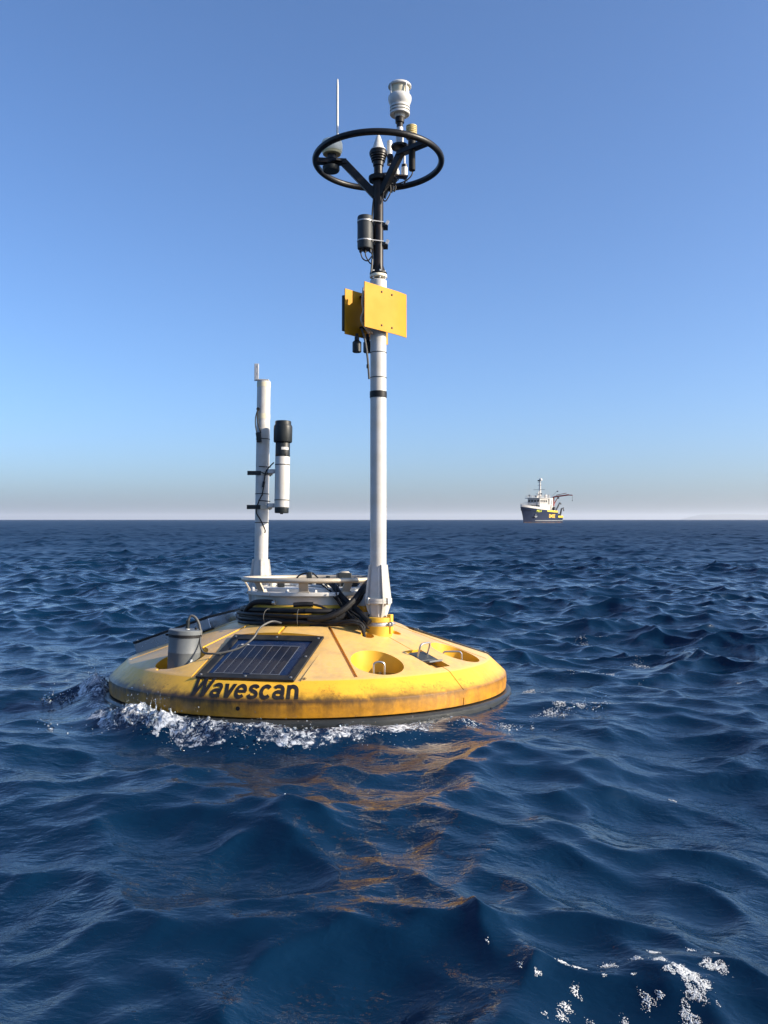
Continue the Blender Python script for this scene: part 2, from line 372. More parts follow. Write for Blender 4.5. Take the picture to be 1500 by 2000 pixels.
def make_hull():
    base = MB().lathe([(0.001, .0), (1.345, 0), (1.362, .006), (1.367, .05), (1.365, .095), (1.3615, .1005), (1.3565, .1045), (1.2585, .1950), (1.252, .1990), (1.243, .2041), (.9, .3209), (.57, .4333), (.545, .44), (.001, .44)], 144)
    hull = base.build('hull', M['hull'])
    cutters = []
    for p in PK:
        cutters.append(MB().lathe([(.158, .165), (.166, .6)], 48, (p.x, p.y, 0)))
    for a in (PANEL_AZ[0], PANEL_AZ[2]):
        f = deck_frame(a, .945, -.022); c = MB().box((0, 0, .1), (.67, .66, .2)); c.v = [tuple(f @ Vector(p)) for p in c.v]; cutters.append(c)
    def groove(az, r0, r1, w, d):
        f = deck_frame(az, (r0+r1)/2); c = MB().box((0, 0, 0), (w, (r1-r0)/math.cos(SL), 2*d)); c.v = [tuple(f @ Vector(p)) for p in c.v]; cutters.append(c)
    groove(16.6, .5, 1.235, .022, .014); groove(-44.5, .5, 1.235, .024, .014); groove(76.6, .5, 1.235, .018, .010); groove(-73.4, .5, 1.235, .02, .012)
    groove(-13.4, .5, .66, .024, .012); groove(46.6, .7, 1.30, .007, .007)
    # the seam runs on over shoulder and band
    pa, pb, pc = pol(46.6, 1.256, .196), pol(46.6, 1.357, .106), pol(46.6, 1.364, -.01)
    cutters.append(MB().bar(pa+pol(46.6, .0), pb, .007, .014, up=pol(46.6, 1, 1))); cutters.append(MB().bar(pb+Vector((0, 0, .01)), pc, .007, .012, up=pol(46.6, 1)))
    # trench for the lifting eye
    f = deck_frame(46.6, 1.05, 0); c = MB().box((0, -.03, 0), (.15, .26, .09)); c.v = [tuple(f @ Vector(p)) for p in c.v]; cutters.append(c)
    # cable holes beside the mast foot
    for du, rr in ((-.135, .045), (.13, .04)):
        f = deck_frame(46.6, .66, 0); c = MB().lathe([(rr, -.06), (rr, .06)], 24); c.v = [tuple(f @ (Vector(p)+Vector((du, -.03, 0)))) for p in c.v]; cutters.append(c)
    obs = []
    for c in cutters:
        o = c.build('cutter', None); obs.append(o)
        b = hull.modifiers.new('cut', 'BOOLEAN'); b.operation = 'DIFFERENCE'; b.solver = 'EXACT'; b.object = o
    bpy.context.view_layer.update()
    me = evaluated(hull, 'hull'); old = hull.data; hull.modifiers.clear(); hull.data = me
    for o in obs: bpy.data.objects.remove(o)
    me.shade_smooth(); me.set_sharp_from_angle(angle=R(24))
    bv = hull.modifiers.new('bevel', 'BEVEL'); bv.width = .004; bv.segments = 2; bv.limit_method = 'ANGLE'; bv.angle_limit = R(50); bv.use_clamp_overlap = True
    hull.parent = buoy
    return hull
hull = make_hull()
tag(hull, 'weathered yellow hull with brown algae stains along its shoulder')
# rubber fender under the yellow band
sk = MB().lathe([(1.30, -.004), (1.382, -.004), (1.397, -.016), (1.400, -.045), (1.392, -.075), (1.34, -.11), (1.22, -.20), (.9, -.34), (.1, -.36)], 144).build('rubber_fender', M['skirt'], buoy)
for a in (57, 27, -16):
    p = pol(a, 1.396, -.055); MB().cyl(p-pol(a, .02), p+pol(a, .012), .016, 14).build('drain_plug', M['rubber'], sk)
p = pol(-12.5, 1.366, .055); MB().lathe([(.012, -.01), (.012, .004)], 14, p, pol(-12.5, 1)).build('drain_hole', M['rubber'], buoy)

# lettering wrapped round the shoulder: bold grotesque letters drawn as strokes
def arc(cx, cy, rx, ry, a0, a1, n=14): return [(cx+rx*math.cos(R(a0+(a1-a0)*k/n)), cy+ry*math.sin(R(a0+(a1-a0)*k/n))) for k in range(n+1)]
def ribbon(pts, w):
    w *= 1.16
    n = len(pts); L_, R_ = [], []
    for i, p in enumerate(pts):
        a = pts[max(0, i-1)]; b = pts[min(n-1, i+1)]; dx, dy = b[0]-a[0], b[1]-a[1]; l = math.hypot(dx, dy); nx, ny = -dy/l*w/2, dx/l*w/2
        L_.append((p[0]+nx, p[1]+ny)); R_.append((p[0]-nx, p[1]-ny))
    return [(L_[i], R_[i], R_[i+1], L_[i+1]) for i in range(n-1)]
def slab(x0, y0, x1, y1, w):
    w *= 1.14
    n = 6; q = []
    for k in range(n):
        t, u = k/n, (k+1)/n; xa, ya, xb, yb = x0+(x1-x0)*t, y0+(y1-y0)*t, x0+(x1-x0)*u, y0+(y1-y0)*u
        q.append(((xa-w/2, ya), (xa+w/2, ya), (xb+w/2, yb), (xb-w/2, yb)))
    return q
def glyph(ch):
    if ch == 'W': return 1.40, [slab(.12, 1, .38, 0, .22), slab(.70, 1, .40, 0, .20), slab(.70, 1, 1.00, 0, .20), slab(1.28, 1, 1.02, 0, .22)]
    if ch == 'v': return .76, [slab(.12, .73, .37, 0, .21), slab(.64, .73, .39, 0, .21)]
    if ch == 'a': return .78, [ribbon(arc(.36, .22, .235, .155, 0, 360, 26), .165), slab(.60, .55, .60, 0, .18), ribbon(arc(.355, .50, .245, .155, 0, 160), .165), ribbon([(.60, .07), (.68, .045), (.73, .05)], .11)]
    if ch == 'e': return .78, [ribbon(arc(.37, .36, .265, .29, 0, 318, 30), .17), ribbon([(.12, .36), (.37, .36), (.70, .36)], .13)]
    if ch == 'c': return .76, [ribbon(arc(.38, .36, .265, .29, 38, 322, 28), .18)]
    if ch == 's': return .72, [ribbon([tuple(p)[:2] for p in spline([Vector((x, y, 0)) for x, y in ((.58, .54), (.52, .62), (.36, .655), (.19, .61), (.155, .51), (.25, .42), (.45, .345), (.56, .25), (.54, .13), (.37, .065), (.19, .09), (.105, .20))], 4)], .165)]
    if ch == 'n': return .82, [slab(.17, .73, .17, 0, .19), ribbon(arc(.40, .43, .235, .215, 165, 0)+[(.635, .30), (.635, .15), (.635, 0)], .185)]
def lettering(body, cap, az0, az1, t0):
    x = 0; Q = []
    for ch in body:
        adv, strokes = glyph(ch)
        for k, st in enumerate(strokes): Q.append((k, [[(px+x, py) for px, py in q] for q in st]))
        x += adv
    W_ = x-.1; m = MB(); Ls = .1334
    for k, st in Q:
        for q in st:
            V = []
            for px, py in q:
                az = az0+px/W_*(az1-az0); t = t0+py*cap; s_ = t/Ls; lift = .0016+.0004*k
                rr, zz = 1.3565-.098*s_, .1045+.0905*s_
                if s_ > 1: e_ = (s_-1)*Ls; rr, zz = 1.2585-e_*.90, .195+e_*.44
                V.append(pol(az, rr+lift*.66, zz+lift*.75))
            m.add(V, [(0, 1, 2, 3)])
    return m.build('lettering', M['letter'], hull)
lettering('Wavescan', .136, -26.6, 1.6, .005)
def trademark():
    m = MB(); c = deck_frame(2.9, 1.247, .004)
    m.tube([c @ Vector((.011*math.cos(2*math.pi*k/24), .011*math.sin(2*math.pi*k/24), 0)) for k in range(24)], .0012, 6, True, 1)
    for seg in ([(-.004, -.006), (-.004, .006), (.001, .006), (.004, .003), (.001, 0), (-.004, 0)], [(.0, 0), (.005, -.006)]): m.tube([c @ Vector((x_, y_, 0)) for x_, y_ in seg], .001, 5, False, 1)
    m.build('trademark_sign', M['letter'], hull)
trademark()

# solar panels
def solar_panel(az, dz=-.020, roll=0.):
    f = deck_frame(az, .945, dz) @ Matrix.Rotation(R(roll), 4, 'Y')
    W, H = .60, .60
    fr = MB(); fw = .052; fh = .016
    for c, s in (((0, H/2-fw*.7, fh/2), (W, fw*1.4, fh)), ((0, -H/2+fw/2, fh/2), (W, fw, fh)), ((-W/2+fw/2, -fw*.2, fh/2-.0005), (fw, H-fw*2.4, fh-.001)), ((W/2-fw/2, -fw*.2, fh/2-.0005), (fw, H-fw*2.4, fh-.001))):
        fr.box(c, s)
    o = fr.build('solar_panel', M['frame'], buoy, bevel=.003); o.matrix_local = f
    MB().box((0, 0, .004), (W-.02, H-.02, .006)).build('backing_sheet', M['glass_blue'], o)
    nx = 8; x0, x1, y0, y1 = -.215, .185, -.225, .150
    cw = (x1-x0)/(nx-1)
    cell = None
    for k in range(nx-1):
        if cell is None: cell = MB().box((0, 0, 0), (cw-.004, y1-y0, .0016)).build('solar_cell', M['cell'], o); c = cell
        else: c = copy_obj(cell, o)
        c.location = (x0+cw*(k+.5), (y0+y1)/2, .0079)
    ln = None
    for k in range(nx):
        if ln is None: ln = MB().box((0, 0, 0), (.0024, y1-y0, .0016)).build('conductor', M['silver'], o); c = ln
        else: c = copy_obj(ln, o)
        c.location = (x0+cw*k, (y0+y1)/2, .0081)
    for xa, xb, yy in ((x0-.005, x0+cw*3.1, y0-.005), (x0+cw*3.9, x1+.005, y0-.005), (x0-.005, x1+.005, y1+.005)):
        MB().box(((xa+xb)/2, yy, .0081), (xb-xa, .005, .0016)).build('bus_bar', M['silver'], o)
    MB().box((x0+.04, y1+.014, .0079), (.05, .012, .0016)).build('maker_plate', M['white_clean'], o)
    sc_ = None
    for px, py in [(-.275, .262), (0, .265), (.275, .262), (-.276, 0), (.276, 0), (-.275, -.275), (0, -.276), (.275, -.275)]:
        if sc_ is None: sc_ = MB().lathe([(.008, 0), (.008, .003), (.005, .005)], 10).build('screw', M['steel'], o); c = sc_
        else: c = copy_obj(sc_, o)
        c.location = (px, py, fh)
    return o
solar_panel(PANEL_AZ[0]); lp = solar_panel(PANEL_AZ[1], .075, 2.); MB().box((0, 0, -.05), (.59, .60, .098)).build('panel_plinth', M['plinth'], lp, bevel=.004); solar_panel(PANEL_AZ[2])

# pocket covers with grab handles
def u_handle(parent, c, d, w, h, r, m, name='handle'):
    c = Vector(c); d = Vector(d).normalized(); up = Vector((0, 0, 1)); e = .022
    pts = [c-d*w/2, c-d*w/2+up*(h-e), c-d*(w/2-e*.3)+up*(h-e*.3), c-d*(w/2-e)+up*h, c+d*(w/2-e)+up*h, c+d*(w/2-e*.3)+up*(h-e*.3), c+d*w/2+up*(h-e), c+d*w/2]
    return MB().tube(pts, r, 10, sub=4).build(name, m, parent)
for i, p in enumerate(PK[:2]):
    cv = MB().lathe([(.152, 0), (.152, .012), (.146, .016)], 48, (p.x, p.y, .167)).build('pocket_cover', M['floor_wet'], buoy)
    cc = Vector((p.x, p.y, .182)) + (Vector((.01, -.02, 0)) if i == 0 else Vector((-.02, 0, 0)))
    u_handle(cv, cc, (1, .15, 0) if i == 0 else (1, .05, 0), .066 if i == 0 else .125, .085, .0058, M['steel'])
    for k in range(6):
        a = k*1.047+.4; MB().lathe([(.008, 0), (.008, .006)], 8, (p.x+.128*math.cos(a), p.y+.128*math.sin(a), .183)).build('bolt', M['steel'], cv)
for p in PK[2:3]: MB().lathe([(.152, 0), (.152, .012), (.146, .016)], 48, (p.x, p.y, .167)).build('pocket_cover', M['floor_wet'], buoy)
# lifting eye in the trench
f = deck_frame(46.6, 1.03, -.03); eye = MB().box((0, 0, .014), (.145, .12, .03)).build('lifting_block', M['dark_plastic'], buoy, bevel=.004); eye.matrix_local = f
o = MB().box((.03, -.07, .02), (.13, .05, .012), Matrix.Rotation(R(-25), 3, 'X')).build('rubber_flap', M['grey_pvc'], eye, bevel=.003)
h = u_handle(eye, (0, 0, .028), (1, .1, 0), .105, .085, .0065, M['steel'])

# ---- deck hub
MB().lathe([(.475, .425), (.475, .445), (.455, .468), (.45, .50), (.445, .545), (.445, .565), (.42, .57), (.05, .57)], 72).build('hub_collar', M['yellow_trim'], buoy)
drum = MB().lathe([(.40, .566), (.40, .628), (.445, .630), (.448, .634), (.448, .652), (.444, .656), (.3, .657), (.02, .658)], 72).build('hub_drum', M['white'], buoy)
for k in range(14):
    a = 360*k/14+8; p = pol(a, .425, .656); MB().lathe([(.013, 0), (.013, .014), (.009, .02)], 8, p).build('bolt', M['galv'], drum)
    if k % 2 == 0:
        p = pol(a+9, .449, .642); MB().lathe([(.006, 0), (.006, .006)], 8, p, pol(a+9, 1)).build('screw', M['steel'], drum)
lid = MB().lathe([(.365, .656), (.365, .676), (.36, .681), (.02, .683)], 64).build('lid', M['white_clean'], buoy)
MB().box((-.10, .12, .700), (.36, .17, .022), Matrix.Rotation(R(6), 3, 'Z')).build('cover_plate', M['white_clean'], lid, bevel=.004)
MB().box((.02, -.12, .690), (.22, .12, .014), Matrix.Rotation(R(-10), 3, 'Z')).build('cover_plate', M['white_clean'], lid, bevel=.003)
for x, y, w, d, h in ((-.02, .02, .035, .05, .10), (.22, .2, .10, .08, .09), (.12, -.05, .03, .03, .075), (.26, -.02, .12, .10, .04), (-.2, -.16, .05, .04, .03)):
    MB().box((x, y, .683+h/2), (w, d, h), Matrix.Rotation(R(15), 3, 'Z')).build('junction_box', M['slate'], lid, bevel=.005)
MB().lathe([(.035, 0), (.035, .05), (.045, .055), (.045, .085), (.03, .10)], 20, (.22, .28, .683)).build('breather_cap', M['alu'], lid)
MB().lathe([(.02, 0), (.02, .03), (.012, .05)], 14, (-.28, .02, .683)).build('breather_cap', M['cream'], lid)
# guard rail
ZR = .735
rail = MB().torus((0, 0, ZR), .478, .017, 96, 12).build('guard_rail', M['alu'], buoy)
for a in (-2, -46, -80, -135, 168, 128, 75, 36):
    b_ = pol(a, .432, .655); t_ = pol(a, .474, ZR-.006); tn = Vector((math.cos(R(a)), math.sin(R(a)), 0))
    MB().bar(b_, t_, .062, .012, up=pol(a, 1)).build('rail_post', M['alu'], rail, bevel=.002)
    MB().box(b_+Vector((0, 0, .004)), (.075, .03, .008), Matrix.Rotation(R(a), 3, 'Z')).build('post_foot', M['alu'], rail)

# coiled black cables round the collar
def coil(name, rad, z, r, a0=0, a1=360, wob=.01, m='rubber', seed=0):
    g = random.Random(seed); n = 40; ph = g.uniform(0, 6)
    pts = []
    for k in range(n+1):
        a = a0+(a1-a0)*k/n; pts.append(pol(a, rad+wob*math.sin(a*.05+ph)+g.uniform(-.003, .003), z+wob*.6*math.sin(a*.037+ph*2)))
    return MB().tube(pts, r, 10, sub=3).build(name, M[m], buoy)
coil('cable_coil', .480, .532, .0175, seed=1); coil('cable_coil', .487, .496, .0165, seed=2); coil('cable_coil', .508, .467, .0155, -150, 70, .012, seed=3)
coil('cable_coil', .520, .503, .012, -120, 55, .012, seed=4); coil('cable_coil', .505, .455, .013, -100, 50, .02, seed=5)
for a in (-30, -5, 22): MB().torus(pol(a, .50, .497), .052, .0022, 24, 6, axis=Vector((math.cos(R(a)), math.sin(R(a)), 0))).build('cable_tie', M['cable_grey'], buoy)
# thick hoses climbing from the deck coil to the lid
def hose(pts, r, m='rubber', name='hose', n=10): return MB().tube(pts, r, n, sub=7).build(name, M[m], buoy)
hose([pol(-62, .49, .515), pol(-55, .485, .56), pol(-48, .47, .585), pol(-38, .455, .590), pol(-29, .452, .588)], .019)
MB().cyl(pol(-30, .455, .588), pol(-27.5, .45, .588), .017, 14).build('hose_fitting', M['steel'], buoy)
hose([pol(-10, .47, .577), pol(-2, .462, .582), pol(6, .462, .580)], .016); hose([pol(6, .462, .58), pol(14, .475, .56), pol(22, .50, .52), pol(30, .53, .48)], .008)
A = [(.02, -.52, .49), (.12, -.53, .495), (.22, -.52, .53), (.31, -.47, .60), (.38, -.36, .69), (.42, -.2, .74), (.38, 0, .735), (.28, .06, .71)]
hose(A, .021); hose([(x+.012, y+.03, z-.05+.01*i) for i, (x, y, z) in enumerate(A[:6])] + [(.46, -.12, .70), (.4, .06, .70)], .020)
hose([(.05, -.02, .70), (.10, -.16, .73), (.17, -.30, .70), (.24, -.40, .62), (.33, -.47, .55), (.42, -.55, .47)], .020)
hose([(.34, -.10, .75), (.26, -.22, .72), (.23, -.36, .63), (.27, -.47, .56), (.36, -.52, .50)], .007)
for k in range(7):
    x = rng.uniform(-.01, .16); hose([(x, -.05, .70+rng.uniform(0, .05)), (x+.05+rng.uniform(0, .04), -.28, .70+rng.uniform(-.03, .05)), (.22+rng.uniform(-.03, .04), -.44, .58+rng.uniform(-.03, .04)), (.33+rng.uniform(-.02, .03), -.52, .50+rng.uniform(-.02, .02)), (.40+rng.uniform(-.01, .02), -.565, .43)], .0042, name='thin_cable', n=7)
for k in range(6):
    g = [rng.uniform(-.015, .015) for _ in range(6)]
    hose([(.06+g[0], -.50, .475+g[1]), (.18, -.54+g[2], .465+g[3]), (.30+g[4], -.555+g[1], .47+g[5]), (.37+g[0], -.565+g[3], .45), (.385+g[2]*.7, -.572, .37)], .009, name='deck_cable', n=8)
hose([(-.13, .05, .70), (-.09, .03, .76), (.0, .02, .775), (.06, .03, .72)], .006, name='thin_cable')
# amber signal pot tucked in beside the mast
MB().lathe([(.042, .42), (.042, .50), (.05, .505), (.05, .52), (.046, .525), (.046, .565), (.05, .57), (.05, .60), (.035, .64), (.01, .655)], 28, (.385, -.36, 0)).build('sensor_pot', M['white_clean'], buoy)
MB().lathe([(.048, .526), (.050, .530), (.050, .562), (.048, .566)], 28, (.385, -.36, 0)).build('amber_band', M['amber'], buoy)
hose([(.40, -.40, .60), (.44, -.45, .57), (.42, -.47, .52), (.40, -.5, .47)], .005, name='thin_cable')

# ---- main mast
mz = hz(.655)
foot = MB().lathe([(.093, mz-.05), (.093, mz+.035), (.0935, mz+.036), (.085, mz+.037), (.085, mz+.062), (.096, mz+.063), (.096, mz+.092), (.05, mz+.094)], 44, MA).build('mast_foot', M['yellow_trim'], buoy)
MB().lathe([(.088, mz+.036), (.089, mz+.038), (.089, mz+.060), (.088, mz+.062)], 44, MA, cap=False).build('band_clamp', M['galv'], foot)
p = MA+pol(58, .098, mz+.05); MB().cyl(p-pol(148, .03), p+pol(148, .045), .009, 12).build('clamp_bolt', M['steel'], foot)
MB().box(p, (.03, .03, .03)).build('clamp_lug', M['steel'], foot, bevel=.003)
MB().box(MA+pol(62, .088, mz+.05), (.035, .03, .125), Matrix.Rotation(R(62), 3, 'Z')).build('foot_lug', M['yellow_trim'], foot, bevel=.003)
zt = at(737, 545, MA.y).z
z_band = at(737, 1173, MA.y).z; z_low = mz+.093; z_up = at(737, 1103, MA.y).z
mast = MB().lathe([(.0535, z_low), (.0535, zt-.055), (.0535, zt-.05), (.034, zt-.046), (.034, zt)], 40, MA).build('main_mast', M['white'], buoy)
def flare(parent, c, zl, zb, zu, r_pipe, r_b, rot, lowr):
    # boxed gusset: square-ish plates tapering from band to pipe above and below
    for k in range(8):
        a = rot+45*k; d = pol(a, 1); t = Vector((-d.y, d.x, 0)); w = .007
        if k % 2 == 0:
            poly = [c+d*(r_pipe*.8)+Vector((0, 0, zl)), c+d*lowr+Vector((0, 0, zl)), c+d*r_b+Vector((0, 0, zb-.014)), c+d*r_b+Vector((0, 0, zb+.014)), c+d*(r_pipe+.012)+Vector((0, 0, zu)), c+d*(r_pipe*.8)+Vector((0, 0, zu))]
            MB().prism([q-t*w/2 for q in poly], t*w).build('gusset', M['white'], parent)
    pr = [(r_pipe+.001, zb-.075), (r_pipe+.004, zb-.074), (r_b*.88, zb-.016)]
    n = 8; m = MB(); 
    for (z0, r0), (z1, r1) in (((zb+.012, r_b*.80), (zu-.015, r_pipe*1.06)), ((zb-.012, r_b*.80), (zl+.004, r_pipe*1.12))):
        m.lathe([(r0, z0), (r1, z1)], 8, c, cap=False)
    m.build('flare_plates', M['white'], parent, angle=20)
    MB().lathe([(r_b*.8, zb-.016), (r_b*.985, zb-.016), (r_b*.99, zb-.002), (r_b*.96, zb), (r_b*.99, zb+.002), (r_b*.985, zb+.016), (r_b*.8, zb+.016)], 40, c).build('flange', M['white'], parent)
    for k in range(4):
        p = c+pol(rot+22+90*k, r_b*.985, zb); MB().box(p, (.018, .018, .045), Matrix.Rotation(R(rot+22+90*k), 3, 'Z')).build('flange_bolt', M['steel'], parent, bevel=.003)
flare(mast, MA, z_low, z_band, z_up, .0535, .092, 22, .06)
def mast_z(v): return at(737, v, MA.y).z
for v, r_, h_, m_ in ((689, .0545, .004, 'rubber'), (738, .0545, .004, 'rubber'), (771, .0555, .042, 'rubber')):
    z_ = mast_z(v); MB().lathe([(.05, z_-h_/2), (r_+.0012, z_-h_/2), (r_+.0018, z_), (r_+.0012, z_+h_/2), (.05, z_+h_/2)], 36, MA).build('cable_tie' if h_ < .01 else 'tape_wrap', M[m_], mast)
z_ = mast_z(553); MB().lathe([(.05, z_-.05), (.0555, z_-.05), (.0555, z_+.018), (.05, z_+.022), (.035, z_+.024)], 36, MA).build('sleeve', M['white'], mast)
z_ = mast_z(535); fl = MB().lathe([(.03, z_-.022), (.057, z_-.022), (.058, z_-.02), (.058, z_-.006), (.057, z_-.004), (.03, z_-.004)], 32, MA).build('top_flange', M['cream'], mast)
MB().lathe([(.03, z_), (.057, z_), (.058, z_+.002), (.058, z_+.010), (.03, z_+.012)], 32, MA).build('pole_flange', M['black'], mast)
for k in range(6):
    q = MA+pol(60*k+15, .045, z_-.034); MB().cyl(q, q+Vector((0, 0, .055)), .0065, 8).build('flange_bolt', M['steel'], mast)
# yellow marker plates either side of the mast
nrm = Vector((.707, -.707, 0)); dv = Vector((.707, .707, 0))
zc = mast_z(604)-.005
def plate(c, w, h, name='marker_plate'):
    n = 10; vs_ = []; m = MB()
    poly = []
    for s_ in (0, 1):
        for k in range(n+1):
            t = (k/n-.5); bend = -.035*max(0, t-.2)**2*4
            poly.append((t, s_, bend))
    front = []
    for z_ in (-h/2, h/2):
        for k in range(n+1):
            t = k/n-.5; b_ = -.10*max(0, t-.15)**2
            front.append((t*w, b_, z_))
    V = []
    for off in (0, -.006):
        for (x, b_, z_) in front: V.append(c+dv*x+nrm*(b_+off)+Vector((0, 0, z_)))
    N = n+1; Fc = []
    for k in range(n):
        Fc.append((k, k+1, N+k+1, N+k)); Fc.append((2*N+k+1, 2*N+k, 3*N+k, 3*N+k+1))
        Fc.append((k, 2*N+k, 2*N+k+1, k+1)); Fc.append((N+k, N+k+1, 3*N+k+1, 3*N+k))
    Fc.append((0, N, 3*N, 2*N)); Fc.append((n, 2*N+n, 3*N+n, N+n))
    m.add(V, Fc); return m.build(name, M['yellow_plate'], buoy)
pl1 = plate(MA+nrm*.088-dv*.008+Vector((0, 0, zc-.016)), .405, .295)
for t, z_ in ((-.048, .105), (.048, .105), (-.048, -.118), (.048, -.118)):
    q = MA+nrm*.088+dv*(t-.008)+Vector((0, 0, zc+z_-.010)); MB().lathe([(.007, 0), (.007, .003), (.004, .005)], 10, q, nrm).build('bolt', M['rust_black'], pl1)
pl2 = plate(MA-nrm*.115+dv*.012+Vector((0, 0, zc-.02)), .415, .305)
for z_ in (.10, -.11):
    MB().bar(MA-nrm*.11+Vector((0, 0, zc+z_)), MA+nrm*.08+Vector((0, 0, zc+z_)), .14, .012).build('plate_bracket', M['black'], mast)
MB().box(MA-nrm*.135-dv*.10+Vector((0, 0, zc-.03)), (.02, .20, .24), Matrix.Rotation(R(-45), 3, 'Z')).build('radar_reflector', M['slate'], mast, bevel=.004)
# cables strapped between the plates and two hanging plugs
for k in range(4):
    q = MA-dv*(.11+.012*k)+nrm*(.0+.012*(k % 2))
    MB().tube([q+Vector((0, 0, zc+.12)), q-dv*.012+Vector((0, 0, zc+.02)), q+Vector((0, 0, zc-.03)), q-dv*.02+Vector((0, 0, zc-.10)), q+dv*.05+Vector((0, 0, zc-.17))], .008, 8).build('cable', M['cable_buff'], mast)
for u, v0, v1, yo in ((697, 651, 689, -.03), (718, 652, 690, .06)):
    a = at(u, v0, MA.y+yo); b_ = at(u, v1, MA.y+yo)
    pg = MB().lathe([(.010, 0), (.011, -.02), (.016, -.022), (.016, -.045), (.030, -.058), (.030, -.122), (.026, -.126)], 14, a).build('hanging_plug', M['slate'], mast)
MB().tube([at(706, 640, MA.y-.08), at(713, 665, MA.y-.08), at(718, 700, MA.y-.07), at(721, 740, MA.y-.05)], .007, 8).build('cable', M['cable_grey'], mast)
q = at(718.5, 715, MA.y-.065); MB().cyl(q-Vector((0, 0, .012)), q+Vector((0, 0, .012)), .0095, 10).build('cable_sleeve', M['rubber'], mast)

# ---- black upper pole with its ring of sensors
zr = at(735, 314, MA.y).z; zp0 = mast_z(530)
pole = MB().lathe([(.034, zp0), (.034, mast_z(386)), (.036, mast_z(384)), (.036, mast_z(352)), (.03, mast_z(350))], 28, MA).build('upper_pole', M['rust_black'], buoy)
for k in range(4):
    d = pol(20+90*k, 1); t = Vector((-d.y, d.x, 0)); MB().prism([MA+d*.03+Vector((0, 0, zp0))-t*.003, MA+d*.052+Vector((0, 0, zp0))-t*.003, MA+d*.03+Vector((0, 0, zp0+.06))-t*.003], t*.006).build('gusset', M['black'], pole)
ring = MB().torus((MA.x, MA.y, zr), .425, .021, 120, 14).build('sensor_ring', M['black'], buoy)
def arm(az, zlow, r_knee, zknee, r_end):
    a = MA+pol(az, .02, zlow); k_ = MA+pol(az, r_knee, zknee); e = MA+pol(az, r_end, zr)
    o = MB().bar(a, k_, .034, .05, up=(0, 0, 1)).build('ring_arm', M['black'], ring, bevel=.003)
    MB().bar(k_-pol(az, .02), e, .05, .034).build('ring_arm', M['black'], ring, bevel=.003); return k_
z384 = mast_z(380)
kL = arm(-88, z384, .235, zr-.005, .42)
kR = arm(48, z384, .20, zr+.0, .42)
kB = arm(168, z384, .22, zr, .42)
MB().lathe([(.062, 0), (.066, .012), (.066, .03), (.05, .034)], 28, MA+Vector((0, 0, mast_z(352)))).build('hub_plate', M['black'], pole)
# middle beacon: white cone on a ribbed black base
bz = mast_z(345)
MB().lathe([(.030, 0), (.030, .075), (.036, .08), (.038, .105), (.046, .11), (.046, .118), (.042, .12), (.050, .126), (.050, .134), (.046, .136), (.055, .142), (.055, .15), (.060, .155), (.062, .172), (.056, .186), (.04, .19)], 32, MA+Vector((0, 0, bz))).build('beacon_base', M['black'], buoy)
MB().lathe([(.054, .185), (.050, .196), (.041, .20), (.014, .285), (.009, .292)], 32, MA+Vector((0, 0, bz))).build('beacon_cone', M['white_clean'], buoy)
# dome antenna on the left arm and the whip
gp = MA+pol(-92, .315, .045)
dome = MB().lathe([(.066, .028), (.070, .035), (.072, .055), (.072, .085), (.066, .10), (.05, .11), (.02, .114)], 32, gp+Vector((0, 0, zr+.0))).build('dome_antenna', M['cream'], buoy)
MB().lathe([(.06, .012), (.066, .027), (.04, .028)], 32, gp+Vector((0, 0, zr))).build('antenna_base', M['ivory'], dome)
MB().lathe([(.052, -.060), (.058, -.05), (.058, -.03), (.03, -.02)], 32, gp+Vector((-.005, 0, zr-.045))).build('antenna_bracket', M['slate'], dome)
MB().lathe([(.042, -.026), (.042, -.016), (.03, -.012), (.03, .014)], 32, gp+Vector((0, 0, zr))).build('mount_plate', M['black'], dome)
wp = gp+Vector((.035, .035, 0))
whip = MB().lathe([(.008, 0), (.008, .47), (.0065, .472), (.006, .505), (.004, .51)], 12, wp+Vector((0, 0, zr+.045))).build('whip_antenna', M['white_clean'], buoy)
gp2 = MA+pol(-88, .28, 0); MB().lathe([(.05, -.012), (.05, .0)], 8, gp2+Vector((0, 0, zr))).build('mount_plate', M['black'], dome)
# weather sensor on the right arm
wsz = at(781, 283, MA.y-.135); wb = Vector((at(781, 283, MA.y-.135).x, MA.y-.135, 0)); pxm = 3.42/1000*1.02
def wz(v): return at(783, v, MA.y-.135).z
MB().lathe([(.055, wz(287)), (.058, wz(285)), (.058, wz(282)), (.05, wz(281))], 28, wb).build('mount_plate', M['black'], ring)
MB().lathe([(.026, wz(281)), (.026, wz(262)), (.022, wz(260)), (.022, wz(247))], 20, wb).build('sensor_pole', M['galv'], buoy)
MB().lathe([(.021, wz(252)), (.021, wz(238)), (.029, wz(237)), (.031, wz(227)), (.027, wz(225))], 20, wb).build('pole_adapter', M['rubber'], buoy)
ws = MB().lathe([(.026, wz(229)), (.040, wz(219.5)), (.062, wz(222)), (.066, wz(221)), (.066, wz(217.5)), (.054, wz(217)), (.054, wz(215)), (.066, wz(214.5)), (.066, wz(211.5)), (.054, wz(211)), (.054, wz(209)), (.066, wz(208.5)), (.066, wz(205.5)), (.058, wz(205)), (.058, wz(203.5)), (.070, wz(199)), (.077, wz(193)), (.077, wz(187)), (.070, wz(184)), (.02, wz(183.5))], 40, wb).build('weather_sensor', M['white_clean'], buoy)
MB().lathe([(.045, wz(168)), (.072, wz(168.2)), (.077, wz(167)), (.077, wz(164.5)), (.066, wz(161.5)), (.03, wz(160)), (.005, wz(159.5))], 40, wb).build('top_cap', M['white_clean'], ws)
MB().lathe([(.055, wz(184.2)), (.062, wz(168.2))], 32, wb).build('reflector_drum', M['tape'], ws)
